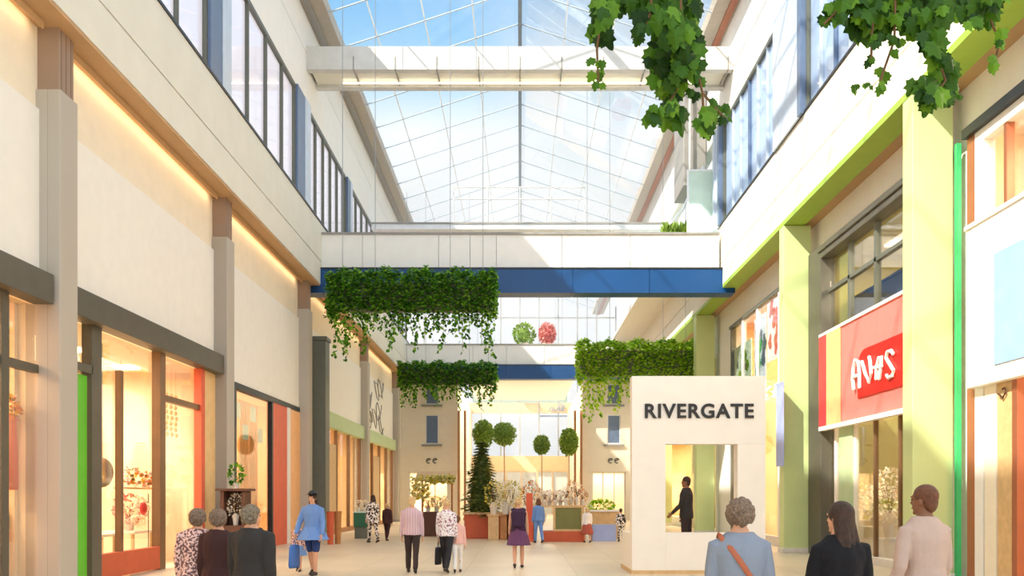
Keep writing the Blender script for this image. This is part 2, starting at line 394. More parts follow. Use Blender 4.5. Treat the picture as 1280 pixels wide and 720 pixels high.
# stone columns on the left, lime columns on the right
nm = ['nearest and widest', 'second from the front', 'third, beside the blue footbridge', 'fourth, past the dark pillar', 'farthest']
for i, (a, b) in enumerate(LC):
    th = thing('column', 'grey stone column on the left side of the mall, ' + nm[i], 'column', (-8.08, (a+b)/2, 0), 'grey stone columns on the left')
    MB().box(-8.40, -7.78, a, b, 0, 8.55).build('shaft', 'col', th, bevel=.03)
    MB().box(-8.34, -7.84, a+.05, b-.05, 8.55, ZS-.03).build('capital', 'cap', th)
    MB().box(-8.42, -7.74, a-.03, b+.03, 0, .16).build('base', 'midgrey', th, bevel=.01)
rn = ['nearest, between the red sign and the blue and white sign', 'second, left of the dark shopfront frame', 'third, behind the hedge and the white RIVERGATE board', 'farthest, past the hanging hedge']
for i, (a, b) in enumerate(RC):
    th = thing('column', 'lime green square column on the right, ' + rn[i], 'column', (8.1, (a+b)/2, 0), 'lime green columns on the right')
    MB().box(7.67, 8.47, a, b, 0, ZS-.13).build('shaft', 'limecol', th, bevel=.02)
    MB().box(7.63, 8.50, a-.04, b+.02, 0, .14).build('base', 'pot', th, bevel=.01)
struct('trim_%d' % t, MB().box(8.48, 8.57, 17.08, 17.18, 0, 8.5), 'emerald'); t += 1
tag(MB().box(-8.0, -7.42, 33.6, 34.3, 0, 7.6).box(-8.05, -7.37, 33.55, 34.35, 7.6, 7.75).build('pillar', 'darkgrey', bevel=.02), 'dark grey green pillar standing just past the third stone column', 'pillar')

# upper windows
def upwin(n, sgn, a, b, sp, blind, X=7.75):
    r = sthing('window_%d' % n, (sgn*X, (a+b)/2, ZF))
    x0, x1 = sgn*(X-.05), sgn*(X+.1)
    MB().box(x0, x1, a, b, ZF+.02, ZF+.14).box(x0, x1, a, b, ZW-.14, ZW).box(x0, x1, a, a+.08, ZF, ZW).box(x0, x1, b-.08, b, ZF, ZW).build('frame', 'darkgrey', r)
    MB().box(sgn*(X+.02), sgn*(X+.04), a, b, ZF+.05, ZW-.05).build('pane', 'glassblue', r)
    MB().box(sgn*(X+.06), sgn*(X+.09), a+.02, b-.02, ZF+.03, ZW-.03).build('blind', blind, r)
    y = a+sp
    while y < b-.4:
        MB().box(x0, x1, y-.025, y+.025, ZF+.1, ZW-.1).build('mullion', 'darkgrey' if sgn < 0 else ('palem' if int(y*10) % 3 else 'bluegrey'), r); y += sp
    return r
wn = 1
for a, b, c, nx in ((5, 13.5, 1.9, 14.6), (14.6, 21.7, 1.75, 23.2), (23.2, 30.2, 1.8, 32.0), (32.0, 39, 1.3, 40), (40, 47.5, 1.5, 48.5), (48.5, 60, 1.9, 60)):
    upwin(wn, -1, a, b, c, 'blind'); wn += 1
    if b < 60: 
        struct('trim_%d' % t, MB().box(-7.62, -7.95, b, b+(nx-b)*.55, ZF, ZW), 'bluegrey'); t += 1
        struct('trim_%d' % t, MB().box(-7.60, -7.95, b+(nx-b)*.55, nx, ZF, ZW), 'palem'); t += 1
for a, b, c in ((5, 13, 1.7), (14.2, 18.4, 1.0), (19.6, 23.7, 1.0), (26.4, 33.4, 1.1)):
    upwin(wn, 1, a, b, c, 'glow_blindb'); wn += 1
for a, b in ((13, 14.2), (18.4, 19.6), (23.7, 26.4), (33.4, 34.0)):
    struct('trim_%d' % t, MB().box(7.55, 7.95, a, a+.3, ZF, ZW), 'bluegrey'); t += 1
    struct('trim_%d' % t, MB().box(7.58, 7.95, a+.3, b, ZF, ZW), 'palem'); t += 1
# terrace side beyond the first bridge on the right
struct('trim_%d' % t, MB().box(8.6, 8.9, 34, 60, ZF, ZW), 'mint'); t += 1
struct('wall_right_terrace', MB().box(7.5, 8.6, 34.0, 34.3, ZF, ZW).box(7.6, 8.9, 34, 60, ZF-.02, ZF+.02), 'palem')

# cross beam
th = thing('cross_beam', 'pale grey ceiling beam with fins spanning the mall under the glass roof', 'beam', (0, 32.5, 17.0))
MB().box(-7.7, 7.7, 31.7, 32.0, 17.02, 17.85).box(-7.7, 7.7, 33.1, 33.4, 17.02, 17.85).box(-7.7, 7.7, 31.7, 33.4, 17.7, 17.85).build('beam_body', 'grey', th)
MB().box(-7.6, 7.6, 32.0, 33.1, 17.12, 17.2).build('underside_panel', 'fascia', th)
for k in range(-4, 6):
    x = k*1.5
    MB().prism([(0, 0), (0, .38), (.08, .38), (.5, -.0), (1.3, -.0), (1.3, -.09), (0, -.09)], lambda u, v, x=x: (x-.02, 31.68+u, 17.10+v), (.04, 0, 0)).build('fin', 'midgrey', th)
MB().tube([(-6.6, 32.75, 17.02), (6.6, 32.75, 17.02)], .035, 8).build('light_tube', 'lampw', th)

# footbridges
def bridge(Y, label, lab2):
    th = thing('footbridge', label, 'footbridge', (0, Y+1.7, 9.32), 'footbridges across the mall')
    mb = MB(); xs = [-7.6, -6.0, -3.1, -1.9, -.9, 1.6, 4.2, 7.6]
    for a, b in zip(xs, xs[1:]): mb.box(a+.008, b-.008, Y, Y+.1, 10.32, 11.6)
    mb.build('fascia_panel', 'white', th)
    MB().box(-7.6, 7.6, Y+.1, Y+3.4, 10.34, 11.55).build('deck', 'white', th)
    MB().box(-7.6, 7.6, Y-.05, Y+.1, 11.6, 11.68).build('coping', 'midgrey', th)
    mb = MB(); xs = [-8.15, -4.1, -.9, 2.0, 4.9, 8.15]
    for a, b in zip(xs, xs[1:]): mb.box(a+.005, b-.005, Y-.2, Y+.6, 9.34, 10.24)
    mb.build('blue_beam', 'blue', th)
    MB().box(-8.15, 8.15, Y-.22, Y+.55, 10.24, 10.30).build('edge_strip', 'black', th)
    return th
bridge(33.5, 'white footbridge with long cobalt blue beam below, the nearer and larger one', 0)
bridge(58.0, 'smaller distant white footbridge with blue beam, seen between the hanging hedges', 0)

# maintenance walkway under the roof
th = thing('catwalk', 'slim white catwalk with railing high above the far part of the mall', 'catwalk', (0, 45.5, 15.3))
MB().box(-7.6, 7.6, 45, 46, 15.3, 15.6).build('deck', 'purlin', th)
MB().box(-7.6, 7.6, 44.95, 45, 15.56, 15.64).build('edge_strip', 'midgrey', th)
mb = MB()
for z in (16.85, 17.45): mb.tube([(-3.4, 45.05, z), (3.3, 45.05, z)], .035, 6)
mb.build('rail', 'grey', th)
for x in (-3.4, -1.65, 0, 1.6, 3.3): MB().tube([(x, 45.05, 15.6), (x, 45.05, 17.45)], .03, 6).build('post', 'grey', th)

# far end: facing walls, court beyond, end glazing
for sgn, nme in ((-1, 'wall_back_left'), (1, 'wall_back_right')):
    x0, x1 = sorted((sgn*4.25, sgn*8.9)); wc = (-6.0 if sgn < 0 else 6.4)
    mb = MB()
    # openings: shop (z0-3.3), window low (5.2-7.2), window high (8-9.2)
    ow = (wc-.45, wc+.45); sw = (x0+.6, x1-1.3) if sgn < 0 else (4.9, 7.2)
    if sgn < 0: sw = (-7.6, -4.9)
    mb.box(x0, x1, 60, 60.4, 3.3, 5.2); mb.box(x0, ow[0], 60, 60.4, 5.2, 7.2); mb.box(ow[1], x1, 60, 60.4, 5.2, 7.2)
    mb.box(x0, x1, 60, 60.4, 7.2, 7.9); mb.box(x0, ow[0], 60, 60.4, 7.9, 9.3); mb.box(ow[1], x1, 60, 60.4, 7.9, 9.3); mb.box(x0, x1, 60, 60.4, 9.3, 10.3)
    mb.box(x0, sw[0], 60, 60.4, 0, 3.3); mb.box(sw[1], x1, 60, 60.4, 0, 3.3)
    mb.box(sgn*4.27, sgn*4.55, 60.42, 78, 0, 9.3)
    struct(nme, mb, 'cream')
    for z0, z1 in ((5.2, 7.2), (7.9, 9.3)):
        r = sthing('window_%d' % wn, (wc, 60.1, z0)); wn += 1
        MB().box(wc-.45, wc+.45, 60.05, 60.2, z0, z0+.07).box(wc-.45, wc+.45, 60.05, 60.2, z1-.07, z1).box(wc-.45, wc-.38, 60.05, 60.2, z0, z1).box(wc+.38, wc+.45, 60.05, 60.2, z0, z1).build('frame', 'white', r)
        MB().box(wc-.38, wc+.38, 60.1, 60.13, z0+.05, z1-.05).build('pane', 'bluegrey', r)
        MB().box(wc-.7, wc+.7, 59.8, 60.05, z0-.16, z0-.03).build('sill', 'midgrey', r)
    # small raised sign characters
    mb = MB()
    for k in (-1, 1):
        c = V((wc+k*.22, 59.97, 4.05)); pts = [c+V((.16*math.cos(a), 0, .16*math.sin(a))) for a in [q*PI/5 for q in range(1, 9)]]
        mb.tube(pts, .035, 6); mb.tube([c+V((-.14, 0, .0)), c+V((.14, 0, .1))], .03, 6)
    tag(mb.build('wall_emblem', 'olive'), 'small dark curled emblem on the cream end wall, %s side' % ('left' if sgn < 0 else 'right'), 'emblem')
    # copper posts at the court opening
    for k, dx in enumerate((0, .42)):
        tag(MB().box(sgn*(4.2-dx), sgn*(4.05-dx), 59.2, 59.4, 0, 7.4).box(sgn*(4.24-dx), sgn*(4.01-dx), 59.16, 59.44, 0, .2).build('post', 'wood'),
            'tall thin golden wooden post at the court entrance, %s of the %s pair' % (('outer', 'inner')[k], 'left' if sgn < 0 else 'right'), 'post', 'wooden posts at the court entrance')
    # ground floor shop opening of the end wall
    r = sthing('window_%d' % wn, ((sw[0]+sw[1])/2, 60.2, 0)); wn += 1
    mb = MB().box(sw[0], sw[1], 60.1, 60.25, 3.2, 3.3).box(sw[0], sw[0]+.1, 60.1, 60.25, 0, 3.3).box(sw[1]-.1, sw[1], 60.1, 60.25, 0, 3.3)
    for k in (1, 2): x = sw[0]+(sw[1]-sw[0])*k/3; mb.box(x-.04, x+.04, 60.1, 60.25, 0, 3.3)
    mb.build('frame', 'signw', r); MB().box(sw[0], sw[1], 60.16, 60.18, 0, 3.2).build('pane', 'glass', r)
    struct('wall_back_shop_%s' % ('left' if sgn < 0 else 'right'), MB().box(x0, x1, 63, 63.2, 0, 3.5).box(x0, x1, 60.4, 63, 3.4, 3.5), 'peach')
struct('wall_back', MB().box(-4.25, 4.25, 78, 78.3, 3.9, 5.2).box(-4.25, -2.6, 78, 78.3, 0, 3.9).box(-8.9, 8.9, 78, 78.3, 9.0, 9.9).box(-8.9, -4.25, 78, 78.3, 0, 9.9).box(4.25, 8.9, 78, 78.3, 0, 9.9), 'tan')
r = sthing('window_%d' % wn, (0, 78.1, 5.2)); wn += 1
for k in range(-5, 6):
    x = k*1.7
    MB().box(x-.05, x+.05, 78, 78.15, 9.9 if abs(x) > 4.2 else 5.2, roofz(x)-.1).build('mullion', 'midgrey', r)
for z in (11.9, 15.0, 17.4): MB().box(-8.4, 8.4, 78.02, 78.12, z, z+.12).build('transom', 'midgrey', r)
MB().box(-4.2, 4.2, 78.16, 78.18, 9.92, 11.9).build('tinted_pane', glass('tinted glass', (.74, .84, .74), .05), r)
MB().quad((-8.7, 78.2, 5.2), (8.7, 78.2, 5.2), (8.7, 78.2, 19), (0, 78.2, 21.3), (-8.7, 78.2, 19)).build('pane', 'glassroof', r)
r = sthing('door_1', (0, 78.1, 0))
mb = MB()
for k in range(6): x = -2.6+k*1.37; mb.box(x-.06, x+.06, 77.95, 78.15, 0, 3.9)
mb.box(-2.6, 4.25, 77.95, 78.15, 3.75, 3.9).build('frame', 'woodl', r)
MB().box(-2.6, 4.25, 78.05, 78.07, 0, 3.8).build('pane', 'glass', r)
struct('wall_outside', MB().box(-9, 9, 82, 82.3, 0, 5), 'panel')
# pale canopy board inside the court and a small script sign
mb = MB(); q = [(655, 0)]
strokes = [[(686, 514), (689, 509), (692, 512), (689, 515), (692, 508), (694, 514)], [(695, 514), (698, 509), (700, 514), (700, 504)], [(702, 514), (703, 505), (705, 506), (704, 514)]]
for s_ in strokes: mb.tube([P(a, b, 77.8) for a, b in s_], .05, 5)
for x in (686, 704): mb.tube([P(x, 512, 77.8)+V((0, .1, 0)), V((P(x, 0, 77.8).x, 78.05, 9.1))], .02, 5)
mb.box(P(675, 0, 77.8).x, P(709, 0, 77.8).x, 77.78, 77.95, P(0, 521, 77.8).z, P(0, 519, 77.8).z)
tag(mb.build('script_sign', 'bluegrey'), 'small blue grey script sign hanging high in the bright far court', 'sign')

# ------------------------------------------------------------------ shop interiors
def shop(sgn, X, a, b, zt, m, depth=4.5, energy=300, color=(1, .86, .68), zc=None):
    zc = zc or zt
    mb = MB(); x0, x1 = X+.3, X+depth
    mb.box(sgn*x1, sgn*(x1+.2), a-.1, b+.1, 0, zc+.1); mb.box(sgn*x0, sgn*x1, a-.2, a, 0, zc+.1); mb.box(sgn*x0, sgn*x1, b, b+.2, 0, zc+.1)
    mb.box(sgn*(x0-.02), sgn*x1, a, b, zc, zc+.12)
    global t
    struct('wall_%s_shop_%d' % ('left' if sgn < 0 else 'right', t), mb, m); t += 1
    area('shop_lamp_light', (sgn*(X+depth*.5), (a+b)/2, zc-.15), depth*.5, (b-a)*.6, energy, color)
    mb = MB()
    n = 3
    for k in range(n):
        y = a+(b-a)*(k+.5)/n; mb.box(sgn*(X+1.4), sgn*(X+1.9), y-.25, y+.25, zc-.05, zc-.002)
    struct('trim_%d' % t, mb, 'lamp'); t += 1
shop(-1, XL, 8.2, 14.8, 4.9, 'peach', energy=350, color=(1, .66, .38))
shop(-1, XL, 15.6, 23.3, 4.9, 'peach', energy=520)
shop(-1, XL, 24.1, 32.3, 4.9, 'tan', energy=330)
shop(-1, XL, 33.2, 44.9, 4.9, 'tan', energy=560)
shop(-1, XL, 45.8, 56.2, 4.9, 'tan', energy=520)
shop(1, XR, 8.2, 16.9, 8.6, 'peach', energy=520, zc=8.6)
shop(1, XR, 17.9, 25.4, 8.6, 'oliveint', energy=560, zc=8.6)
shop(1, XR, 26.7, 35.5, 8.6, 'tan', energy=700, zc=8.6)
shop(1, XR, 39.3, 45.8, 8.0, 'oliveint', energy=300, zc=8.0)
shop(1, XR, 46.2, 53.8, 4.9, 'tan', energy=400)
area('back_shop_light', (-6.2, 61.8, 3.3), 3, 2, 180); area('back_shop_light', (6.2, 61.8, 3.3), 3, 2, 180)
area('added_court_light', (0, 68, 9.8), 7.5, 14, 1500, (1, .90, .72))  # fill lamp added to brighten the dim far court
for (x, y, z, sx, sy, lab) in ((0, 68, 9.8, 7.5, 14, 'large flat light panel added over the far court to brighten it'),):
    th = thing('added_light_panel', lab, 'added light', (x, y, z))  # housing and wires invented to carry the added lamp
    MB().box(x-sx/2-.05, x+sx/2+.05, y-sy/2-.05, y+sy/2+.05, z+.02, z+.09).build('housing', 'white', th)
    for dx in (-1, 1):
        for dy in (-1, 1): q = x+dx*sx*.4; MB().tube([(q, y+dy*sy*.4, z+.08), (q, y+dy*sy*.4, roofz(q))], .012, 5).build('wire', 'wire', th)
# cove lamps washing the wall under the soffit
for a, b in ((6, 14.8), (15.6, 23.3), (24.1, 32.3), (34, 44.9), (45.8, 56)):
    area('cove_light', (-XL+.16, (a+b)/2, ZS-.12), .16, b-a-.3, 12, (1, .70, .42), (0, math.radians(55), 0))
    struct('trim_%d' % t, MB().box(-XL+.19, -XL+.22, a+.05, b-.05, ZS-.17, ZS-.045), 'soffit'); t += 1

# ---- left shopfronts
def yx(px, X): return F*X/abs(px-CX)              # depth of a pixel column on a side plane
def mull(mb, X, sgn, y, wd, z0, z1, d=.14): mb.box(sgn*(X-d/2), sgn*(X+d/2), y-wd/2, y+wd/2, z0, z1)
# bay A
th = thing('shopfront', 'shop window at the left edge of the picture, orange lit behind one dark mullion', 'shopfront', (-8.2, 11.5, 0), 'shopfronts on the left')
MB().box(-7.86, -8.2, 8, 14.84, 4.88, 5.38).build('header_band', 'olive', th, bevel=.01)
for y in (13.75, 11, 8.2): MB().box(-8.1, -8.24, y, y+.2, 0, 4.9).build('mullion', 'olive', th)
MB().box(-8.12, -8.22, 8.2, 14.85, 3.72, 3.86).build('transom', 'olive', th)
MB().box(-8.17, -8.19, 8.2, 14.85, .1, 4.85).build('pane', 'glass', th)
# bay B
th = thing('shopfront', 'tall shop window between the two nearest stone columns with red kick plate and orange post', 'shopfront', (-8.2, 19.4, 0), 'shopfronts on the left')
MB().box(-7.86, -8.2, 15.5, 23.38, 4.88, 5.38).build('header_band', 'olive', th, bevel=.01)
MB().box(-8.05, -8.25, 16.55, 16.95, 0, 4.9).build('mullion', 'olive', th, bevel=.01)
MB().box(-8.1, -8.22, 17.86, 17.98, .5, 4.2).build('mullion', 'brownpost', th)
MB().box(-8.05, -8.25, 19.7, 20.0, 0, 4.9).build('mullion', 'brownpost', th, bevel=.01)
MB().box(-8.05, -8.25, 22.25, 22.5, 0, 4.88).build('mullion', 'orange', th, bevel=.01)
MB().box(-8.1, -8.22, 20, 22.3, 3.82, 3.96).build('transom', 'brownpost', th)
MB().box(-8.05, -8.25, 15.5, 16.6, 3.95, 4.1).build('transom', 'olive', th)
MB().box(-8.06, -8.2, 16.95, 19.7, .03, .52).build('kick_plate', 'terracotta', th)
MB().box(-8.17, -8.19, 15.5, 23.3, .1, 4.85).build('pane', 'glass', th)
MB().box(-8.12, -8.15, 16.16, 16.5, 0, 3.9).build('green_panel', 'green', th)
MB().box(-8.1, -8.2, 22.5, 23.4, 0, 4.88).build('end_panel', 'tan', th)
# bay C
th = thing('shopfront', 'dark framed shop window with orange red and white jamb, past the second stone column', 'shopfront', (-8.2, 28.2, 0), 'shopfronts on the left')
MB().box(-8.1, -8.3, 24, 32.4, 4.72, 4.9).box(-8.08, -8.3, 24.6, 25.1, 0, 4.75).build('frame', 'black', th)
MB().box(-8.1, -8.24, 28.75, 28.9, 0, 4.75).build('mullion', 'black', th)
MB().box(-8.1, -8.3, 28.9, 30.6, 0, 4.74).build('orange_panel', 'orange', th)
MB().box(-8.08, -8.3, 30.6, 31.0, 0, 4.74).build('white_panel', 'signw', th)
MB().box(-8.1, -8.3, 31, 32.4, 0, 4.74).build('end_panel', 'peachv', th)
MB().box(-8.17, -8.19, 25, 28.8, .1, 4.8).build('pane', 'glass', th)
for k in range(4):
    y = 25.6+k*.75; z = 4.4-(k % 2)*.6
    tag(MB().box(-8.30, -8.28, y, y+.5, z-.45, z).build('notice', 'mint'), 'pale notice board behind the dark framed window, number %s from the left' % ['one', 'two', 'three', 'four'][k], 'notice', 'notices in the dark framed window')
for k in range(2):
    mb = MB()
    for j in range(12): mb.box(-8.55-.05*(j % 2), -8.6-.05*(j % 2), 26.9+k*.95+j*.075, 26.9+k*.95+(j+1)*.075, .2, 4.6)
    tag(mb.build('curtain', 'peachv'), 'yellow pleated curtain in the dark framed shop window, %s one' % ('nearer', 'farther')[k], 'curtain', 'curtains in the dark framed window')
# bay D, E
for (a, b, lab) in ((33.2, 44.9, 'pale green headed shopfront just past the dark pillar'), (45.8, 56.2, 'farther pale green headed shopfront, last on the left side')):
    th = thing('shopfront', lab, 'shopfront', (-8.2, (a+b)/2, 0), 'shopfronts on the left')
    MB().box(-7.95, -8.25, a-.15, b+.1, 4.55, 5.2).build('header_band', 'palegreen', th, bevel=.01)
    for k in range(5):
        y = a+.2+(b-a-.4)*k/4; MB().box(-8.1, -8.24, y-.07, y+.07, 0, 4.6).build('mullion', 'brownpost', th)
    MB().box(-8.17, -8.19, a, b, .1, 4.55).build('pane', 'glass', th)
    MB().box(-8.1, -8.24, a, b, 0, .2).build('kick_plate', 'wood', th)
    MB().box(-8.13, -8.16, a+(b-a)*.3, a+(b-a)*.5, .2, 3.9).build('door_panel', 'woodl', th)
# mural line drawing on the far left wall
mb = MB()
for k in range(9):
    pts = []; y0 = 46.6+R.random()*7; z0 = 5.6+R.random()*2.4
    for j in range(9): pts.append((-8.12, y0+.9*math.sin(j*.8+k)+j*.05, z0+.5*math.cos(j*1.1+k*2)))
    mb.tube(pts, .03, 5)
tag(mb.build('wall_relief', 'midgrey'), 'loose grey looping line relief on the white wall above the farther green headed shop', 'wall art')

# ---- right shopfronts
# bay G: dark portal and red sign
th = thing('shopfront', 'tall dark framed glass shopfront behind the red sign, between two lime columns', 'shopfront', (8.6, 21.5, 0), 'shopfronts on the right')
MB().box(8.35, 8.75, 24.45, 25.5, 0, 8.6).box(8.35, 8.75, 17.7, 25.5, 8.25, 8.62).box(8.30, 8.75, 17.7, 24.6, 8.42, 8.5).build('portal_frame', 'olive', th, bevel=.02)
for y in (18.2, 19.4, 21.2, 22.9): MB().box(8.55, 8.68, y-.06, y+.06, 6.1, 8.3).build('mullion', 'darkgrey', th)
MB().box(8.55, 8.68, 17.7, 24.4, 7.3, 7.4).build('transom', 'darkgrey', th)
for y, m_ in ((23.95, 'signw'), (22.55, 'signw'), (21.3, 'brownpost'), (19.9, 'brownpost'), (18.15, 'brownpost')):
    MB().box(8.57, 8.66, y-.05, y+.05, 0, 3.55).build('mullion', m_, th)
MB().box(8.52, 8.6, 22.6, 23.5, 0, 3.5).build('green_panel', 'palegreen', th)
MB().box(8.45, 8.7, 17.7, 24.4, 0, .18).build('kick_plate', 'pot', th)
MB().box(8.60, 8.62, 17.7, 24.4, .1, 8.3).build('pane', 'glass', th)
tag(MB().box(9.6, 9.75, 17.95, 25.3, 6.3, 7.3).box(9.55, 9.8, 17.95, 25.3, 7.3, 7.36).build('reflection_band', 'bluegrey'), 'teal grey band painted as the footbridge reflection, behind the glass above the red sign', 'reflection_band')  # solid teal strip stands in for the footbridge mirrored in the glass
th = thing('shop_sign', 'large red sign panel with white hand drawn letters, on the dark framed shopfront', 'sign', (8.35, 21, 3.5))
XS = 8.34
MB().box(XS, 8.46, 17.66, 24.45, 3.55, 6.05).build('panel', 'pink', th)
MB().box(XS-.01, 8.3, 23.85, 24.44, 3.56, 6.04).build('red_stripe', 'red', th)
MB().box(XS-.01, 8.3, 22.85, 23.85, 3.56, 6.04).build('peach_stripe', 'peachv', th)
MB().box(XS-.04, 8.47, 17.66, 24.47, 3.45, 3.56).box(XS-.04, 8.47, 17.66, 24.47, 6.04, 6.12).build('edging', 'signw', th)
# rounded dark red plaque
def XP(px, py, X):
    Y = F*X/(px-CX); return V((X, Y, EYE-(py-CY)*Y/F))
ya, yb, za, zb, rr = 17.66, 21.7, 4.05, 5.2, .5
poly = [(ya, za), (yb-.05, za)]
for k in range(7): a = k*PI/12; poly.append((yb-rr+rr*math.cos(a), zb-rr+rr*math.sin(a)))
poly.append((ya, zb))
MB().prism(poly, lambda u, v: (XS-.035, u, v), (.03, 0, 0)).build('plaque', 'redd', th)
def gp(x, y): return XP(1010+x/4.5, 400+y/4.5, XS-.07)
glyph = [[(258, 388), (252, 330), (256, 270), (266, 225), (282, 232), (290, 300), (290, 378)], [(256, 318), (286, 312)],
         [(304, 236), (322, 300), (345, 350), (356, 300), (350, 232), (345, 210)], [(384, 330), (388, 260), (400, 210), (414, 205), (412, 260), (402, 330)], [(372, 268), (414, 262)],
         [(478, 190), (468, 172), (448, 178), (440, 215), (462, 252), (482, 285), (476, 312), (452, 325), (444, 312)]]
mb = MB()
for g_ in glyph: mb.tube([gp(*q) for q in g_], .045, 6, round_=True)
mb.build('lettering', 'signw', th)
# bay F: nearest right shop
th = thing('shopfront', 'shopfront at the right edge with copper frame and pale door panel', 'shopfront', (8.6, 13, 0), 'shopfronts on the right')
MB().box(8.5, 8.72, 16.45, 16.75, 0, 8.6).build('copper_post', 'copper', th, bevel=.02)
MB().box(8.4, 8.72, 8, 16.75, 8.42, 8.6).build('top_frame', 'black', th)
MB().box(8.5, 8.72, 16.15, 16.45, 0, 8.42).box(8.5, 8.72, 8, 16.45, 8.2, 8.42).build('surround', 'white', th)
for y in (15.45, 13.2): MB().box(8.52, 8.66, y-.05, y+.05, 6.7, 8.3).build('mullion', 'copper', th)
MB().box(8.60, 8.62, 8, 16.2, .1, 8.3).build('pane', 'glass', th)
MB().box(8.5, 8.7, 15.72, 16.1, 0, 3.75).build('cream_post', 'cream', th)
dp = MB().box(8.52, 8.62, 15.25, 15.7, 0, 3.75).build('door_panel', 'woodl', th)
mb = MB(); c = V((8.48, 15.45, 3.5)); mb.tube([c+V((0, .05*q*math.cos(q*1.2)*.6, .05*q*math.sin(q*1.2)*.6)) for q in range(1, 6)], .02, 6); mb.build('scroll_ornament', 'brown', dp)
MB().box(8.5, 8.7, 15.05, 15.2, 0, 3.75).build('mullion', 'copper', th)
MB().box(8.5, 8.7, 8, 15.05, 0, .25).build('kick_plate', 'woodl', th)
th = thing('shop_sign', 'white sign band with a pale blue panel at the right edge', 'sign', (8.4, 12.5, 3.7))
MB().box(8.34, 8.5, 8, 16.45, 3.65, 6.62).build('panel', 'signw', th, bevel=.02)
MB().box(8.32, 8.36, 8, 15.45, 3.95, 5.9).build('blue_panel', 'skyb', th)
MB().box(8.31, 8.5, 8, 16.48, 6.6, 6.68).build('edging', 'white', th)
# bay H: posters
th = thing('shopfront', 'white shopfront with tall picture panels, behind the RIVERGATE board', 'shopfront', (8.7, 31, 0), 'shopfronts on the right')
MB().box(8.55, 8.75, 26.6, 36, 8.44, 8.56).box(8.55, 8.75, 35.6, 35.75, 0, 8.5).build('frame', 'darkgrey', th)
for y in (29.2, 31.9, 34.0): MB().box(8.58, 8.72, y-.1, y+.1, 0, 8.45).build('mullion', 'white', th)
MB().box(8.60, 8.62, 26.6, 35.6, .1, 8.45).build('pane', 'glass', th)
MB().box(8.5, 8.75, 26.6, 35.6, 0, .3).build('kick_plate', 'pot', th)
def poster(px0, px1, pt, pb, base, spots, lab):
    X = 8.66; ya, yb = yx(px1, X), yx(px0, X); ym = (ya+yb)/2; z1 = EYE+(CY-pt)*ym/F; z0 = EYE+(CY-pb)*ym/F
    th = thing('poster', lab, 'poster', (X, ym, z0), 'picture panels on the right shopfront')
    MB().box(X, X+.03, ya, yb, z0, z1).build('sheet', base, th)
    for c, n, s_ in spots:
        mb = MB()
        for k in range(n):
            y = ya+.1+R.random()*(yb-ya-.3); z = z0+R.random()*(z1-z0-.4)
            mb.prism([(y+s_*math.cos(a)*(.7+.3*math.sin(3*a+k)), z+.2+s_*math.sin(a)) for a in [q*PI/5 for q in range(10)]], lambda u, v: (X-.004-.002*k, u, v), (.004, 0, 0))
        mb.build('printed_shape', c, th)
poster(917, 939, 430, 500, 'mint', [('ivyl', 10, .25), ('olive', 5, .16)], 'green leaf picture panel, leftmost of the row behind the RIVERGATE board')
poster(943, 957, 395, 500, 'glow_blindb', [('bluegrey', 5, .35), ('emerald', 6, .28)], 'blue and teal picture panel, middle of the row behind the RIVERGATE board')
poster(959, 973, 375, 450, 'blind', [('pink', 8, .28), ('orange', 4, .15)], 'pink blossom picture panel, nearest the second lime column')
th = thing('shopfront', 'dark green arched opening past the third lime column', 'shopfront', (8.7, 42.5, 0), 'shopfronts on the right')
mb = MB()
pts = [(39.3, 8.0)]+[(39.3+6.5*k/10, 6.2+1.6*math.sin(PI*k/20+.0)) for k in range(11)]+[(45.8, 8.0)]
mb.prism(pts, lambda u, v: (8.55, u, v), (.15, 0, 0)).build('arch', 'palegreen', th)
MB().box(8.62, 8.64, 39.3, 45.8, .1, 7.9).build('pane', 'glass', th)
MB().box(8.55, 8.7, 42.4, 42.6, 0, 7.6).build('mullion', 'darkgrey', th)
tag(MB().box(7.45, 7.5, 25.0, 25.6, 2.5, 4.9).box(7.44, 7.67, 25.58, 25.62, 4.84, 4.9).build('banner', 'lav'), 'narrow lavender blue banner hanging beside the RIVERGATE board', 'banner')

# ------------------------------------------------------------------ RIVERGATE board
YB = 18.6
xa, xb = P(790, 0, YB).x, P(957, 0, YB).x; zt = P(0, 470, YB).z; wa, wb = P(832, 0, YB).x, P(922, 0, YB).x; wz0, wz1 = P(0, 666, YB).z, P(0, 555, YB).z
th = thing('sign_kiosk', 'freestanding off white board with window opening and black RIVERGATE lettering', 'sign', ((xa+xb)/2, YB, 0))
mb = MB()
mb.box(xa, xb, YB, YB+.35, wz1, zt); mb.box(xa, wa, YB, YB+.35, .06, wz1); mb.box(wb, xb, YB, YB+.35, .06, wz1); mb.box(wa, wb, YB, YB+.35, .06, wz0)
mb.build('board', 'signw', th)
MB().box(xa-.02, xb+.02, YB-.03, YB+1.9, 0, .08).build('base', 'woodl', th)
MB().box(xa, xa+.12, YB+.35, YB+1.8, .08, .85).box(xb-.12, xb, YB+.35, YB+1.8, .08, .85).build('side_rail', 'signw', th)
MB().box(wa-.1, wb+.1, YB+.6, YB+1.85, .08, .34).build('plinth', 'woodl', th)
cu = bpy.data.curves.new('text', 'FONT'); cu.body = 'RIVERGATE'; cu.size = .46; cu.extrude = .02; cu.offset = .012; cu.space_character = 1.12
tmp = bpy.data.objects.new('tmp', cu); COL.objects.link(tmp)
dg = bpy.context.evaluated_depsgraph_get(); me = bpy.data.meshes.new_from_object(tmp.evaluated_get(dg)); bpy.data.objects.remove(tmp)
xs = [v.co.x for v in me.vertices]; ys = [v.co.y for v in me.vertices]
tx0, tx1 = P(806, 0, YB).x, P(942, 0, YB).x; tz0, tz1 = P(0, 523, YB).z, P(0, 504.5, YB).z
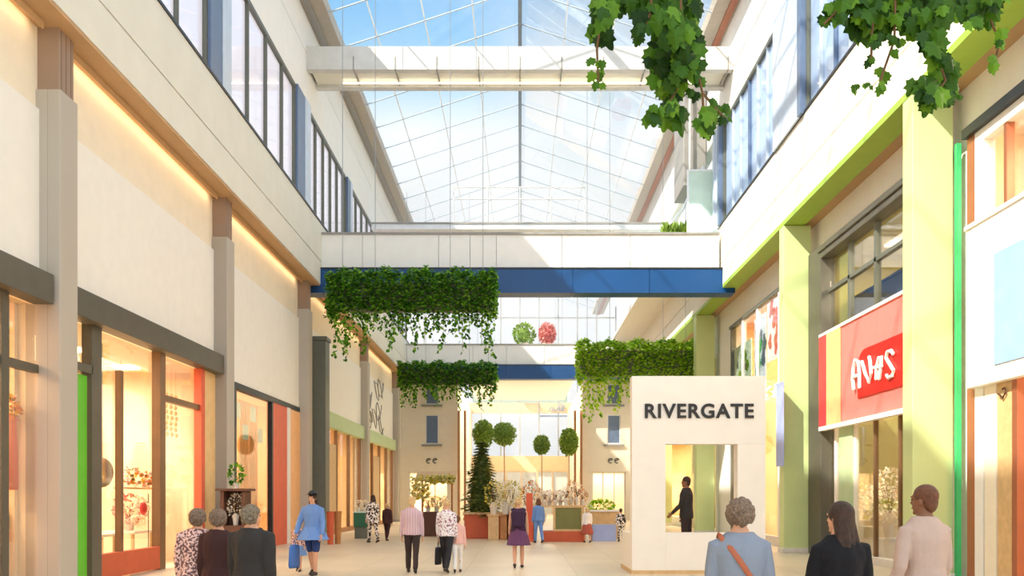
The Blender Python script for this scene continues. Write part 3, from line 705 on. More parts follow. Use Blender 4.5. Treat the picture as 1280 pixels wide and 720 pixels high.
for v in me.vertices:
    x = tx0+(v.co.x-min(xs))/(max(xs)-min(xs))*(tx1-tx0); z = tz0+(v.co.y-min(ys))/(max(ys)-min(ys))*(tz1-tz0); y = YB-.02-v.co.z*.6
    v.co = V((x, y, z))-th.location
me.materials.clear(); me.materials.append(M['ink'])
o = bpy.data.objects.new('lettering', me); COL.objects.link(o); o.parent = th; o['label'] = 'charcoal RIVERGATE lettering'

# ------------------------------------------------------------------ plants
def rv(s=1): return V((R.gauss(0, 1), R.gauss(0, 1), R.gauss(0, 1))).normalized()*s
def strand(mb, p, L, sz, step, sway=.06):
    p = V(p); n = int(L/step)
    for k in range(n):
        p = p+V((R.uniform(-sway, sway), R.uniform(-sway, sway), -step))
        for q in range(2): mb.leaf(p+rv(sz*.5), V((R.uniform(-1, 1), R.uniform(-1, .6), -.9)), rv(), sz*R.uniform(.7, 1.2), sz*.8)
def hedge(Yc, x0, x1, y0, y1, ytrail, m, label, sz, n, ns):
    a, b = P(x0, y1, Yc), P(x1, y0, Yc); X0, X1, Z0, Z1 = a.x, b.x, a.z, b.z; D = .55
    th = thing('hanging_hedge', label, 'hanging plant', ((X0+X1)/2, Yc, Z0), 'hanging hedges over the mall')
    MB().box(X0+.12, X1-.12, Yc-.25, Yc+.25, Z0+.25, Z1-.35).build('trough', 'potd', th)
    mb = MB()
    for i in range(n):
        u, w_, c = R.uniform(X0, X1), R.uniform(-D, D), R.uniform(Z0, Z1)
        f = R.random()
        if f < .62: w_ = -D*R.uniform(.75, 1.1)
        elif f < .72: w_ = D
        elif f < .9: c = Z1+R.uniform(-.15, .1)
        else: u = X0 if R.random() < .5 else X1
        u += R.gauss(0, .05); c += .08*math.sin(u*5)+.05*math.sin(u*13)
        d = V((R.uniform(-.7, .7), w_*1.2-.3, R.uniform(-1, .25)))
        mb.leaf(V((u, Yc+w_, c)), d, V((0, -.4, 1))+rv(.6), sz*R.uniform(.7, 1.3), sz*.8)
    mb.build('foliage', m, th)
    for i in range(ns):
        u = X0+(X1-X0)*(i+.5)/ns+R.uniform(-.1, .1)
        env = .25+.75*abs(math.sin(i*2.1+x0))**1.5
        if i < ns*.12 or i > ns*.88: env = 1
        L = (P(0, y1, Yc).z-P(0, ytrail, Yc).z)*env*R.uniform(.7, 1.05)
        mb = MB(); strand(mb, (u, Yc+R.uniform(-D, D*.5), Z0+.15), L+.15, sz, sz*.55, .05)
        strand(mb, (u+.1, Yc-D*.8, Z0+.1), L*.7+.1, sz, sz*.55, .05)
        mb.build('trailing_vine', m, th)
    for u in (X0+.4, X0+(X1-X0)*.27, X0+(X1-X0)*.73, X1-.4):
        MB().tube([(u, Yc, Z1-.4), (u, Yc, min(roofz(u), 21) if Yc < 45 else 9.6+10)], .012, 5).build('wire', 'wire', th)
    return th
hedge(31.0, 414, 618, 343, 398, 448, 'ivy', 'dark green hanging hedge in front of the blue beam, largest of the three', .15, 7500, 20)
hedge(52.0, 500, 619, 454, 486, 512, 'ivy', 'smaller hanging hedge lower down behind the largest one, left of centre', .19, 3800, 14)
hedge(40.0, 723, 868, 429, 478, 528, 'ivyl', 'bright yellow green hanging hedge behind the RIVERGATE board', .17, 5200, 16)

# big vine in the top right foreground
th = thing('hanging_vine', 'large leafed climbing vine hanging into the top right of the view', 'vine', (2.6, 7.0, 6.15))
MB().box(.4, 4.3, 6.8, 7.25, 6.15, 6.45).build('trough', 'potd', th, bevel=.02)
for x in (.6, 4.1): MB().tube([(x, 7, 6.4), (x, 7, roofz(x))], .012, 5).build('wire', 'wire', th)
blobs = [(775, 3, 16), (755, 8, 15), (750, 25, 14), (747, 45, 14), (746, 80, 8), (748, 96, 9), (748, 108, 7), (796, 4, 16), (814, 20, 15), (806, 38, 13), (800, 48, 9),
 (835, 5, 26), (852, 16, 28), (842, 36, 28), (856, 52, 26), (838, 62, 24), (860, 74, 24), (852, 92, 22), (828, 76, 18), (830, 96, 18), (838, 112, 18), (836, 128, 12), (818, 142, 12), (826, 155, 12), (812, 148, 9),
 (848, 148, 14), (878, 148, 14), (882, 160, 12), (903, 138, 9), (907, 148, 8), (890, 130, 6), (872, 98, 8), (868, 118, 8), (876, 80, 8),
 (1064, 4, 18), (1046, 16, 14), (1030, 30, 9), (1052, 26, 9), (1086, 14, 26), (1082, 34, 22), (1100, 24, 24), (1108, 8, 26), (1128, 12, 24), (1140, 26, 22), (1160, 10, 26), (1152, 34, 18), (1176, 18, 22), (1200, 8, 22), (1222, 14, 20), (1240, 4, 18), (1214, 26, 12),
 (1168, 52, 16), (1176, 66, 16), (1172, 44, 12), (1185, 78, 12), (1182, 92, 14), (1176, 100, 12), (1095, 52, 9), (1089, 76, 8), (1098, 46, 8), (1104, 92, 9), (1100, 108, 8), (1086, 108, 6), (1067, 110, 6), (1120, 66, 7), (1116, 52, 9), (1126, 54, 6), (1250, 48, 10), (1243, 80, 9), (1235, 18, 14),
 (1152, 112, 18), (1168, 122, 20), (1182, 110, 16), (1192, 122, 10), (1158, 130, 10), (1196, 118, 8)]
mb = MB()
for (bx, by, br) in blobs:
    Yv = 7+R.uniform(-.25, .25)
    for k in range(max(3, int(br*br/32))):
        a = R.uniform(0, 2*PI); q = R.random()**.5*br*.8
        p = P(bx+q*math.cos(a), by+q*math.sin(a)*.9, Yv+R.uniform(-.12, .12))
        L = min(br, 15)*2*Yv/F*R.uniform(.5, .88)
        mb.bigleaf(p+V((0, 0, L*.4)), V((R.uniform(-.6, .6), R.uniform(-.5, .3), -1)), V((R.uniform(-.5, .5), -1, .5)), L)
mb.build('foliage', 'vine', th)
for path in ([(750, -30), (752, 20), (746, 60), (748, 105)], [(810, -30), (815, 10), (803, 45)], [(850, -30), (852, 40), (856, 90), (836, 130), (822, 152)], [(860, 70), (874, 98), (878, 116), (892, 132), (906, 148)], [(878, 116), (880, 155)],
             [(1100, -30), (1090, 40), (1089, 78)], [(1040, -30), (1060, 0), (1030, 30)], [(1120, -30), (1118, 50), (1104, 90), (1098, 110)], [(1170, -30), (1168, 60), (1182, 100), (1165, 125)], [(1230, -30), (1240, 30), (1250, 50), (1243, 82)]):
    MB().tube([P(a, b, 7+.05*math.sin(i)) for i, (a, b) in enumerate(path)], .010, 5).build('stem', 'bark', th)

def bush(mb, c, rx, ry, rz, n, sz):
    for i in range(n):
        d = rv(); p = V(c)+V((d.x*rx, d.y*ry, d.z*rz))*R.uniform(.8, 1.05)
        mb.leaf(p, d+rv(.7), rv(), sz*R.uniform(.7, 1.3), sz*.7)
def topiary(x, ytop, ybot, w_, Y, label, gy=0):
    c = P(x, (ytop+ybot)/2, Y); rz = (ybot-ytop)/2*Y/F; rx = w_/2*Y/F
    th = thing('topiary_tree', label, 'tree', (c.x, Y, 0), 'clipped round topiary trees')
    MB().lathe((c.x, Y, 0), [(.28, 0), (.36, .5), (.38, .55), (.33, .55), (.33, .5)], 16).build('pot', 'pot', th)
    MB().tube([(c.x, Y, .45), (c.x+.03, Y, c.z*.5), (c.x, Y, c.z)], [.05, .04, .035], 7).build('trunk', 'woodl', th)
    mb = MB(); bush(mb, c, rx*.92, rx*.9, rz*.95, 900, .17); mb.ell(c, rx*.82, rx*.8, rz*.85); mb.build('crown', 'topi', th)
topiary(604, 526, 560, 25, 56, 'clipped topiary tree behind the fir, left of the overlapping pair')
topiary(630, 529, 556, 30, 57.2, 'clipped topiary tree behind the fir, right of the overlapping pair')
topiary(677, 545, 567, 18, 57, 'small clipped topiary tree right of the fir, in the middle of the court')
topiary(711, 536, 569, 22, 55, 'clipped topiary tree beside the right wooden posts')

# fir tree in planter
YT = 34.5; c = P(602, 672, YT); zb = P(0, 644, YT).z; ztop = P(0, 553, YT).z
th = thing('fir_tree', 'bushy dark green fir tree in a terracotta planter in the middle of the mall', 'tree', (c.x, YT, 0))
MB().box(c.x-.65, c.x+1.35, YT-.5, YT+.5, .0, .95).build('planter', 'terracotta', th, bevel=.03)
MB().box(c.x-.70, c.x+1.4, YT-.55, YT+.55, .93, 1.02).build('planter_rim', 'woodl', th, bevel=.01)
MB().tube([(c.x, YT, .9), (c.x, YT, ztop-.1)], [.1, .02], 8).build('trunk', 'bark', th)
mb = MB()
H = ztop-zb
mb.lathe((c.x, YT, zb+.1), [(.45, 0), (.42, H*.3), (.28, H*.65), (.03, H*.95)], 14)
for k in range(26):
    z = zb+.08+H*k/26; rad = ((1.0-(k/26)**2.0)*.72+.07)*(.85+.3*noise.noise(V((k*.9, 3, 1)))); nb = int(14+rad*14)
    for j in range(nb):
        a = 2*PI*j/nb+k*.7+R.uniform(-.15, .15); L = rad*R.uniform(.6, 1.25)
        o_ = V((math.cos(a), math.sin(a), 0))
        for s_ in range(int(10*L)+3):
            f = s_/(10*L+3); p = V((c.x, YT, z))+o_*L*f+V((0, 0, -.25*L*f*f))
            for q in (-1, 1): mb.leaf(p, o_+o_.cross(V((0, 0, 1)))*q*.9+V((0, 0, R.uniform(-.3, .3))), V((0, 0, 1))+rv(.4), .20, .085)
mb.build('foliage', 'fir', th)

# shrubs on the far bridge, plants on the near bridge
for x, m_, lab in ((655, 'topi', 'round green shrub in a pot on the far white footbridge'), (684, 'flp', 'pink flowering shrub in a pot on the far white footbridge')):
    b = P(x, 430, 59.0); b.z = 11.55
    th = thing('potted_shrub', lab, 'potted plant', b)
    MB().lathe(b, [(.25, 0), (.32, .3), (.33, .34), (.28, .34)], 14).build('pot', 'pot', th)
    mb = MB(); bush(mb, b+V((0, 0, .95)), .68 if m_ == 'topi' else .5, .6, .68, 700, .17); mb.ell(b+V((0, 0, .9)), .45, .4, .5); mb.build('foliage', m_, th)
th = thing('terrace_planter', 'planter of pale green grasses on the upper right terrace beyond the footbridge', 'planter', (7.0, 38.2, ZF))
MB().box(6.1, 7.5, 37.4, 38, 11.98, 12.3).build('trough', 'pot', th)
mb = MB()
for i in range(1200):
    p = V((R.uniform(6.1, 7.5), R.uniform(37.4, 38), 12.2+R.random()*.9)); mb.leaf(p, V((R.uniform(-.5, .5), R.uniform(-.5, .5), 1)), rv(), .35, .07)
mb.build('foliage', 'topi', th)
struct('trim_%d' % t, MB().box(6.0, 8.6, 37, 60, ZF-.2, ZF), 'white'); t += 1
tag(MB().tube([(6.95, 36, ZF-.1), (6.95, 36, ZG)], .05, 8).build('terrace_post', 'grey'), 'thin pale post on the upper right terrace', 'post')
mb = MB()
prof = [(0, 0), (0, 4.5), (.95, 4.5), (.95, .5), (.8, .1), (.5, 0)]
tag(mb.prism(prof, lambda u, v: (6.72+u, 36.2, 14.4+v), (0, 2.2, 0)).build('air_duct', 'midgrey', bevel=.04), 'big grey duct box hanging under the right gutter beyond the ceiling beam', 'duct')
th = thing('stair_rail', 'slanted white handrail below the grey duct', 'handrail', (7.0, 35.6, ZF))
MB().tube([(6.0, 35.4, 12.6), (6.5, 35.4, 13.1), (7.4, 35.4, 14.9)], .06, 8).build('rail', 'purlin', th)
MB().tube([(7.4, 35.4, 11.6), (7.4, 35.4, 14.9)], .04, 8).build('post', 'purlin', th)
th = thing('glass_screen', 'pale mint glass screen at the right end of the near footbridge', 'screen', (7.1, 34.6, 11.6))
MB().box(6.6, 7.55, 34.5, 34.56, 11.68, 14.4).build('panel', 'mint', th)
MB().box(6.56, 6.62, 34.47, 34.59, 11.6, 14.45).box(6.56, 7.55, 34.47, 34.59, 14.38, 14.45).build('frame', 'purlin', th)

# ------------------------------------------------------------------ flowers, stalls, shop contents
def bouquet(p, r, h, m, label, group, vase='pot'):
    p = V(p); th = thing('flower_arrangement', label, 'flowers', p, group)
    MB().lathe(p, [(r*.35, 0), (r*.5, h*.25), (r*.3, h*.4)], 12).build('vase', vase, th)
    mb = MB()
    for k in range(7):
        d = rv(); MB; mb.tube([p+V((0, 0, h*.35)), p+V((d.x*r*.7, d.y*r*.7, h*.8))], .008, 4)
    mb.build('stems', 'bark', th)
    mb = MB(); bush(mb, p+V((0, 0, h*.66)), r*1.1, r*1.1, h*.42, 260, r*.30); mb.build('blooms', m, th)
    return th
G1 = 'flower arrangements on the market stalls'
# right stall
ys_ = 31.6; x0, x1 = P(677, 0, ys_).x, P(730, 0, ys_).x
th = thing('market_stall', 'flower stall with olive green counter on an orange base, right of the woman in purple', 'stall', ((x0+x1)/2, ys_+.4, 0))
MB().box(x0, x1, ys_, ys_+1, 0, .38).build('base', 'terracotta', th, bevel=.01)
MB().box(x0+.45, x1-.05, ys_+.05, ys_+.95, .38, 1.25).build('counter', 'stall', th)
MB().box(x0+.42, x0+.5, ys_+.02, ys_+.1, .38, 1.3).box(x1-.1, x1, ys_+.02, ys_+.1, .38, 1.3).box(x0+.42, x1, ys_+.02, ys_+.1, 1.22, 1.3).box(x0+.42, x1, ys_+.02, ys_+.1, .38, .46).build('frame', 'woodl', th)
MB().box(x0, x1+.05, ys_, ys_+1, 1.25, 1.31).build('top', 'woodl', th)
MB().box(x0-.55, x0-.32, ys_+.1, ys_+.35, 0, 1.75).build('post', 'orange', th)
for k in range(8):
    bouquet((x0+.1+k*.2, ys_+.25+.3*(k % 2), 1.31), .17, .5+.35*(k > 3)*math.sin((k-3)*.7)**2, ['flw', 'flm'][k % 2],
        ['small', 'dark speckled', 'pale', 'mixed', 'tall white', 'tall mixed', 'tall cream', 'drooping mixed'][k]+' flower arrangement on the olive green stall, number %s from its left end' % ['one', 'two', 'three', 'four', 'five', 'six', 'seven', 'eight'][k], G1)
# left stall under awning
ys_ = 36; x0, x1 = P(519, 0, ys_).x, P(568, 0, ys_).x
th = thing('market_stall', 'brown market stall under a yellow flowered awning, behind the man in the striped shirt', 'stall', ((x0+x1)/2, ys_+.5, 0))
MB().box(x0+.3, x1-.1, ys_, ys_+1, 0, 1.0).build('counter', 'brown', th, bevel=.02)
for x in (x0+.3, x1-.1): MB().tube([(x, ys_, 0), (x, ys_, 2.5)], .04, 7).build('post', 'wood', th)
MB().prism([(0, 2.25), (1.2, 2.62), (1.2, 2.68), (0, 2.31)], lambda u, v: (x0, ys_-.3+u, v), (x1-x0, 0, 0)).build('awning', 'woodl', th)
mb = MB()
for k in range(700):
    u = R.uniform(x0-.1, x1); p = V((u, ys_-.35+R.uniform(-.15, .4), 2.35-(.9 if u < x0+.6 else .25)*R.random()+.1)); mb.leaf(p, rv(), rv(), .14, .12)
mb.build('blossom_garland', 'fly', th)
for k, xx in enumerate((x0+.5, x0+.85, x0+1.2)):
    bouquet((xx, ys_+.3, 1.0), .2, .6, ['flm', 'fly', 'flw'][k], ['mixed', 'yellow', 'white'][k]+' flower arrangement on the brown stall counter under the awning', G1)
# right of the fir: wooden stand with flowers
ys_ = 33.2
for k, (x, m_) in enumerate(((617, 'fly'), (632, 'flw'), (640, 'fly'), (664, 'flm'))):
    b = P(x, 0, ys_); 
    th = thing('flower_stand', ['wooden flower stand touching the fir planter', 'wooden stand of white flowers left of the woman in purple', 'wooden stand of tall yellow flowers just behind the woman in purple', 'wooden stand of mixed flowers right behind the woman in purple'][k], 'stand', (b.x, ys_, 0), 'slim flower stands by the fir')
    MB().box(b.x-.2, b.x+.2, ys_-.2, ys_+.2, 0, .9).box(b.x-.24, b.x+.24, ys_-.24, ys_+.24, .9, .96).build('stand_body', ['woodl', 'wood', 'wood', 'terracotta'][k], th, bevel=.01)
    bouquet((b.x, ys_, .96), .3, 1.15, m_, ['yellow blossoms beside the fir', 'white blossoms on the wooden stand left of the woman in purple', 'yellow blossoms reaching up behind the woman in purple', 'mixed blossoms on the reddish stand'][k], 'blossoms on the slim stands')
# counter with plants and lavender box
ys_ = 32.2
tag(MB().box(P(740, 0, ys_).x, P(770, 0, ys_).x, ys_-.1, ys_+.5, 0, .55).box(P(741, 0, ys_).x, P(769, 0, ys_).x, ys_-.08, ys_+.48, .55, .6).build('display_box', 'lav', bevel=.01), 'low lavender blue box left of the RIVERGATE board', 'box')
th = thing('display_counter', 'tan counter topped with green plants behind the lavender box', 'counter', (P(755, 0, 34).x, 34, 0))
MB().box(P(738, 0, 34).x, P(773, 0, 34).x, 33.7, 34.4, 0, 1.05).build('counter', 'woodl', th, bevel=.01)
MB().box(P(737, 0, 34).x, P(774, 0, 34).x, 33.65, 34.45, 1.05, 1.12).build('top', 'signw', th)
b = V((P(752, 0, 34).x, 34, 1.12)); mb = MB(); bush(mb, b+V((0, 0, .15)), .45, .25, .2, 300, .12)
tag(mb.build('leafy_plant', 'ivyl'), 'low leafy plants lying on the tan counter', 'plant')
# green kiosk left
ys_ = 34
th = thing('market_stall', 'small forest green counter with white flowers on the left, behind the person in dark', 'stall', (P(450, 0, ys_).x, ys_+.3, 0))
MB().box(P(442, 0, ys_).x, P(459, 0, ys_).x, ys_, ys_+.6, .45, 1.0).build('counter', 'forest', th, bevel=.01)
MB().box(P(443, 0, ys_).x, P(458, 0, ys_).x, ys_+.03, ys_+.57, 0, .45).build('base', 'darkgrey', th)
MB().box(P(441, 0, ys_).x, P(460, 0, ys_).x, ys_-.03, ys_+.63, 1.0, 1.05).build('top', 'mint', th)
for k in (0, 1): bouquet((P(447+k*7, 0, ys_).x, ys_+.3, 1.05), .14, .4, 'flw', 'white flower arrangement on the forest green counter, %s one' % ('left', 'right')[k], G1)
# bins by the dark pillar
for k in range(2):
    x = P(413+k*7, 0, 30).x
    tag(MB().lathe((x, 30+k*.3, 0), [(.1, 0), (.13, 1.1), (.15, 1.12), (.12, 1.12)], 14).build('bollard', ['terracotta', 'wood'][k]), '%s slim tapered bollard near the woman in blue' % ['dark red', 'brown'][k], 'bollard')
# brown cabinet with plant
b = V((-7.3, 22.6, 0))
th = thing('display_cabinet', 'dark brown arched cabinet with a flat top, beside the second stone column', 'cabinet', b)
mb = MB(); mb.box(b.x-.32, b.x-.22, b.y-.25, b.y+.25, 0, 1.78); mb.box(b.x+.22, b.x+.32, b.y-.25, b.y+.25, 0, 1.78); mb.box(b.x-.32, b.x+.32, b.y+.2, b.y+.25, 0, 1.78); mb.box(b.x-.32, b.x+.32, b.y-.25, b.y+.25, 0, .9)
mb.build('body', 'brown', th, bevel=.01)
MB().box(b.x-.42, b.x+.42, b.y-.32, b.y+.3, 1.78, 1.84).build('top', 'brown', th)
bouquet((b.x, b.y, .9), .17, .75, 'flw', 'white flowers inside the dark brown cabinet', None)
th = thing('potted_plant', 'small leafy green plant standing on top of the brown cabinet', 'potted plant', b+V((0, 0, 1.84)))
MB().lathe(b+V((0, 0, 1.84)), [(.08, 0), (.11, .15), (.09, .15)], 12).build('pot', 'pot', th)
mb = MB(); bush(mb, b+V((0, 0, 2.2)), .16, .16, .25, 140, .1); mb.build('foliage', 'ivy', th)

# left shop B contents
bx = -11.0
mb = MB().box(-12.60, -12.62, 16.2, 22.8, 3.55, 3.75)
tag(mb.build('picture_rail', 'woodl'), 'pale picture rail on the back wall of the peach shop', 'rail')
for k, (y, z, w_, h_) in enumerate(((17.3, 2.2, .8, 1.0), (19.0, 2.1, 1.3, .9), (21.4, 2.3, .7, 1.1))):
    th = thing('wall_picture', ['left', 'middle', 'right'][k]+' framed picture on the back wall of the shop with the red kick plate', 'picture', (-12.66, y, z), 'pictures in the peach shop')
    MB().box(-12.62, -12.68, y, y+w_, z, z+h_).build('frame', 'brown', th); MB().box(-12.60, -12.64, y+.06, y+w_-.06, z+.06, z+h_-.06).build('print', ['mint', 'flm', 'peachv'][k], th)
for k, (y, L) in enumerate(((16.9, 1.1), (18.6, 1.6), (21.0, 1.2))):
    th = thing('display_table', ['nearest', 'middle', 'farthest'][k]+' pale display table inside the shop with the red kick plate', 'table', (-9.6, y+L/2, 0), 'display tables in the peach shop')
    MB().box(-10.1, -9.2, y, y+L, .74, .80).build('tabletop', 'signw', th, bevel=.01)
    for dx in (-10.05, -9.3):
        for dy in (y+.04, y+L-.1): MB().box(dx, dx+.06, dy, dy+.06, 0, .74).build('leg', 'woodl', th)
    bouquet((-9.6, y+L/2, .8), .3, .8, ['flm', 'flw', 'flp'][k], ['mixed', 'white', 'pink'][k]+' bouquet on the display table behind the red kick plate glass', 'bouquets in the peach shop')
mb = MB()
for k in range(90): mb.leaf(V((-9.5, 21.0+R.random()*1.7, 2.1+R.uniform(-.2, .2))), rv(), rv(), .13, .12)
th = thing('shelf_garland', 'flower garland over a hanging shelf in the shop with the red kick plate', 'garland', (-9.5, 21.8, 1.8)); mb.build('blooms', 'flm', th)
MB().box(-9.65, -9.4, 20.9, 22.8, 1.82, 1.86).build('shelf', 'woodl', th)
MB().tube([(-9.5, 20.95, 1.86), (-9.5, 20.95, 4.9)], .008, 5).build('cord', 'wire', th); MB().tube([(-9.5, 22.75, 1.86), (-9.5, 22.75, 4.9)], .008, 5).build('cord', 'wire', th)
th = thing('round_vase', 'glossy brown round vase hanging near the glass of the peach shop', 'vase', (-8.9, 18.75, 1.9))
MB().ell((-8.9, 18.75, 2.15), .22, .22, .32).build('body', 'brown', th, smooth=True); MB().tube([(-8.9, 18.75, 2.4), (-8.9, 18.75, 4.9)], .01, 5).build('cord', 'wire', th)
th = thing('wreath', 'ring shaped wreath with a red bow behind the peach shop glass', 'wreath', (-9.1, 21.1, .9))
mb = MB()
for k in range(160): a = R.uniform(0, 2*PI); mb.leaf(V((-9.1, 21.1+.32*math.cos(a), 1.3+.32*math.sin(a)))+rv(.05), rv(), rv(), .12, .08)
mb.build('foliage', 'flw', th); MB().ell((-9.03, 21.1, 1.35), .08, .1, .16).build('bow', 'red', th)
MB().tube([(-9.1, 21.55, 0), (-9.1, 21.55, 1.7)], .012, 5).tube([(-9.1, 21.55, 1.5), (-9.1, 21.4, 1.5)], .01, 5).build('stand', 'black', th)
# hanging strings of ornaments
for k in range(3):
    mb = MB(); y = 22.15+k*.3
    for j in range(8): mb.ell((-8.9, y+.04*math.sin(j*2), 4.2-j*.14), .05, .05, .06, 8, 5)
    mb.tube([(-8.9, y, 3.1), (-8.9, y, 4.9)], .006, 4)
    tag(mb.build('ornament_string', 'woodl'), 'string of beads hanging behind the glass near the orange post, %s' % ['nearest', 'middle', 'farthest'][k], 'ornament', 'bead strings in the peach shop')
# bay A contents
th = thing('hanging_dress', 'coral dress with a flowered top hanging in the window at the left edge', 'dress', (-8.4, 14.55, 1.75))
MB().loft([(V((-8.45, 14.55, z)), V((.10, 0, 0)), V((0, w_, 0))) for z, w_ in ((1.75, .22), (2.3, .20), (2.8, .15), (3.0, .17))], 14).build('skirt', 'pink', th, smooth=True)
mb = MB(); bush(mb, (-8.45, 14.55, 3.1), .12, .2, .18, 120, .1); mb.build('blooms', 'flm', th)
MB().tube([(-8.45, 14.55, 3.2), (-8.45, 14.55, 4.9)], .01, 5).build('cord', 'wire', th)
th = thing('display_shelf', 'low shelf unit in the window at the left edge', 'shelf', (-8.9, 13.2, 0))
MB().box(-9.2, -8.6, 12, 14.8, 1.35, 1.4).box(-9.2, -8.6, 12, 14.8, .4, .45).build('shelf', 'woodl', th)
MB().box(-9.2, -8.6, 12, 12.05, 0, 1.4).box(-9.2, -8.6, 14.75, 14.8, 0, 1.4).build('side_panel', 'woodl', th)
# bays D/E contents : shelf racks and bouquets
for k in range(6):
    y = 35+k*1.7 if k < 4 else 47+(k-4)*3.5
    th = thing('display_shelf', 'wooden display rack in the green headed shops, %s from the front' % ['first', 'second', 'third', 'fourth', 'fifth', 'sixth'][k], 'shelf', (-9.5, y+.6, 0), 'display racks in the green headed shops')
    mb = MB()
    for z in (.5, 1.2, 1.9): mb.box(-9.8, -9.2, y, y+1.2, z, z+.05)
    mb.build('shelf', 'wood', th); MB().box(-9.8, -9.2, y-.04, y, 0, 2).box(-9.8, -9.2, y+1.2, y+1.24, 0, 2).build('side_panel', 'wood', th)
    bouquet((-9.5, y+.6, 1.25), .25, .6, 'flw', 'pale flowers on the %s display rack of the green headed shops' % ['first', 'second', 'third', 'fourth', 'fifth', 'sixth'][k], 'flowers on the display racks')
# right shop G contents
for k, (y, x, z, r, h) in enumerate(((24.4, 9.35, .95, .35, .9), (23.3, 9.5, .8, .45, 1.0), (22.1, 9.3, .55, .38, 1.6), (20.9, 9.25, .6, .25, 1.7))):
    th = thing('plinth', 'white plinth in the olive shop window, %s from the left' % ['first', 'second', 'third', 'fourth'][k], 'plinth', (x, y, 0), 'plinths in the olive shop')
    MB().box(x-.35, x+.35, y-.42, y+.42, 0, z).build('body', 'signw', th, bevel=.02)
    MB().box(x-.38, x+.38, y-.45, y+.45, z, z+.04).build('top', 'white', th)
    bouquet((x, y, z+.04), r, h, ['fly', 'flw', 'flw', 'flm'][k], ['yellow green', 'broad white', 'tall white', 'tall speckled'][k]+' flower arrangement in the olive shop window', 'flowers in the olive shop')
# right shop F contents
th = thing('bicycle_display', 'dark bicycle standing on the white platform at the right edge', 'bicycle', (9.4, 16.2, .35))
for dy in (-.5, .5):
    c = V((9.4, 16.2+dy, .72)); mb = MB()
    pts = [c+V((0, .33*math.cos(a), .33*math.sin(a))) for a in [q*PI/12 for q in range(25)]]; mb.tube(pts, .025, 6); w_ = mb.build('wheel', 'black', th)
    mb = MB()
    for q in range(8): a = q*PI/4; mb.tube([c, c+V((0, .32*math.cos(a), .32*math.sin(a)))], .004, 4)
    mb.build('spokes', 'wire', w_)
J = lambda dy, z: (9.4, 16.2+dy, z)
MB().tube([J(-.5, .72), J(-.2, 1.15), J(.05, .7), J(-.5, .72)], .018, 6).tube([J(-.2, 1.15), J(.35, 1.2), J(.05, .7)], .018, 6).tube([J(.5, .72), J(.33, 1.3)], .018, 6).build('frame', 'brown', th)
MB().tube([(9.15, 16.5, 1.38), (9.4, 16.53, 1.33), (9.65, 16.5, 1.38)], .015, 6).build('handlebar', 'black', th)
MB().ell(J(-.22, 1.25), .07, .13, .04).build('saddle', 'black', th)
th = thing('platform', 'low white display platform at the right edge shop', 'platform', (9.6, 15.9, 0)); MB().box(9.05, 10.4, 15.0, 16.8, 0, .3).build('body', 'signw', th); MB().box(9.03, 10.42, 14.98, 16.82, .3, .35).build('top', 'white', th)
th = thing('wall_shelf', 'red shelf of small jars on the back wall of the right edge shop', 'shelf', (10.8, 16.7, 2.0))
MB().box(9.3, 12.4, 16.5, 16.85, 2.1, 2.16).box(9.3, 12.4, 16.82, 16.86, 1.7, 2.8).build('board', 'redd', th)
MB().box(10.5, 10.56, 16.6, 16.8, 0, 2.1).box(12.3, 12.36, 16.6, 16.8, 0, 2.1).build('support', 'wood', th)
j0 = None
for k in range(12):
    y = 9.42+k*.24
    lab = 'small cream jar with brown lid on the red shelf at the right edge'
    if j0 is None:
        j0 = thing('jar', lab, 'jar', (y, 16.65, 2.16), 'jars on the red shelf')
        MB().lathe((y, 16.65, 2.16), [(.06, 0), (.08, .1), (.05, .2)], 10).build('body', 'pot', j0); MB().lathe((y, 16.65, 2.36), [(.055, 0), (.05, .04)], 10).build('lid', 'brown', j0)
    else: dup(j0, (y, 16.65, 2.16))
b = V((9.6, 15.6, 6.9)); th = thing('hanging_planter', 'dried cream flower bundle hanging in the upper glass at the right edge', 'hanging plant', b)
mb = MB(); bush(mb, b, .3, .35, .3, 250, .12); mb.build('blooms', 'flw', th); MB().tube([b+V((0, 0, .2)), (9.6, 15.6, 8.6)], .01, 5).build('cord', 'wire', th)

# ------------------------------------------------------------------ people
def fuse(mb, vox, smooth, m, name, parent):
    me = bpy.data.meshes.new('tmp'); me.from_pydata([tuple(p) for p in mb.v], [], mb.f)
    bm = bmesh.new(); bm.from_mesh(me); bmesh.ops.recalc_face_normals(bm, faces=bm.faces); bm.to_mesh(me); bm.free()
    o = bpy.data.objects.new('tmp', me); COL.objects.link(o)
    r = o.modifiers.new('r', 'REMESH'); r.mode = 'VOXEL'; r.voxel_size = vox; r.use_smooth_shade = True
    if smooth: s_ = o.modifiers.new('s', 'SMOOTH'); s_.factor = .5; s_.iterations = smooth
    dg = bpy.context.evaluated_depsgraph_get(); me2 = bpy.data.meshes.new_from_object(o.evaluated_get(dg))
    bpy.data.objects.remove(o)
    if name in ('shirt', 'coat', 'skirt', 'trousers', 'shorts'):          # cloth folds
        off = R.random()*50
        nrms = [v.normal.copy() for v in me2.vertices]; cos = []
        for v, vn in zip(me2.vertices, nrms):
            c = v.co; n1 = noise.noise(V((c.x*9+off, c.y*9, c.z*3.2+abs(c.x)*6))); n2 = noise.noise(V((c.x*22, c.y*22+off, c.z*9)))
            q_ = c+vn*(n1*.011+n2*.004); cos += [q_.x, q_.y, q_.z]
        me2.vertices.foreach_set('co', cos); me2.update()
    me2.name = name; me2.materials.clear(); me2.materials.append(M[m]); me2.polygons.foreach_set('use_smooth', [True]*len(me2.polygons))
    q = bpy.data.objects.new(name, me2); COL.objects.link(q); q.parent = parent
    return q
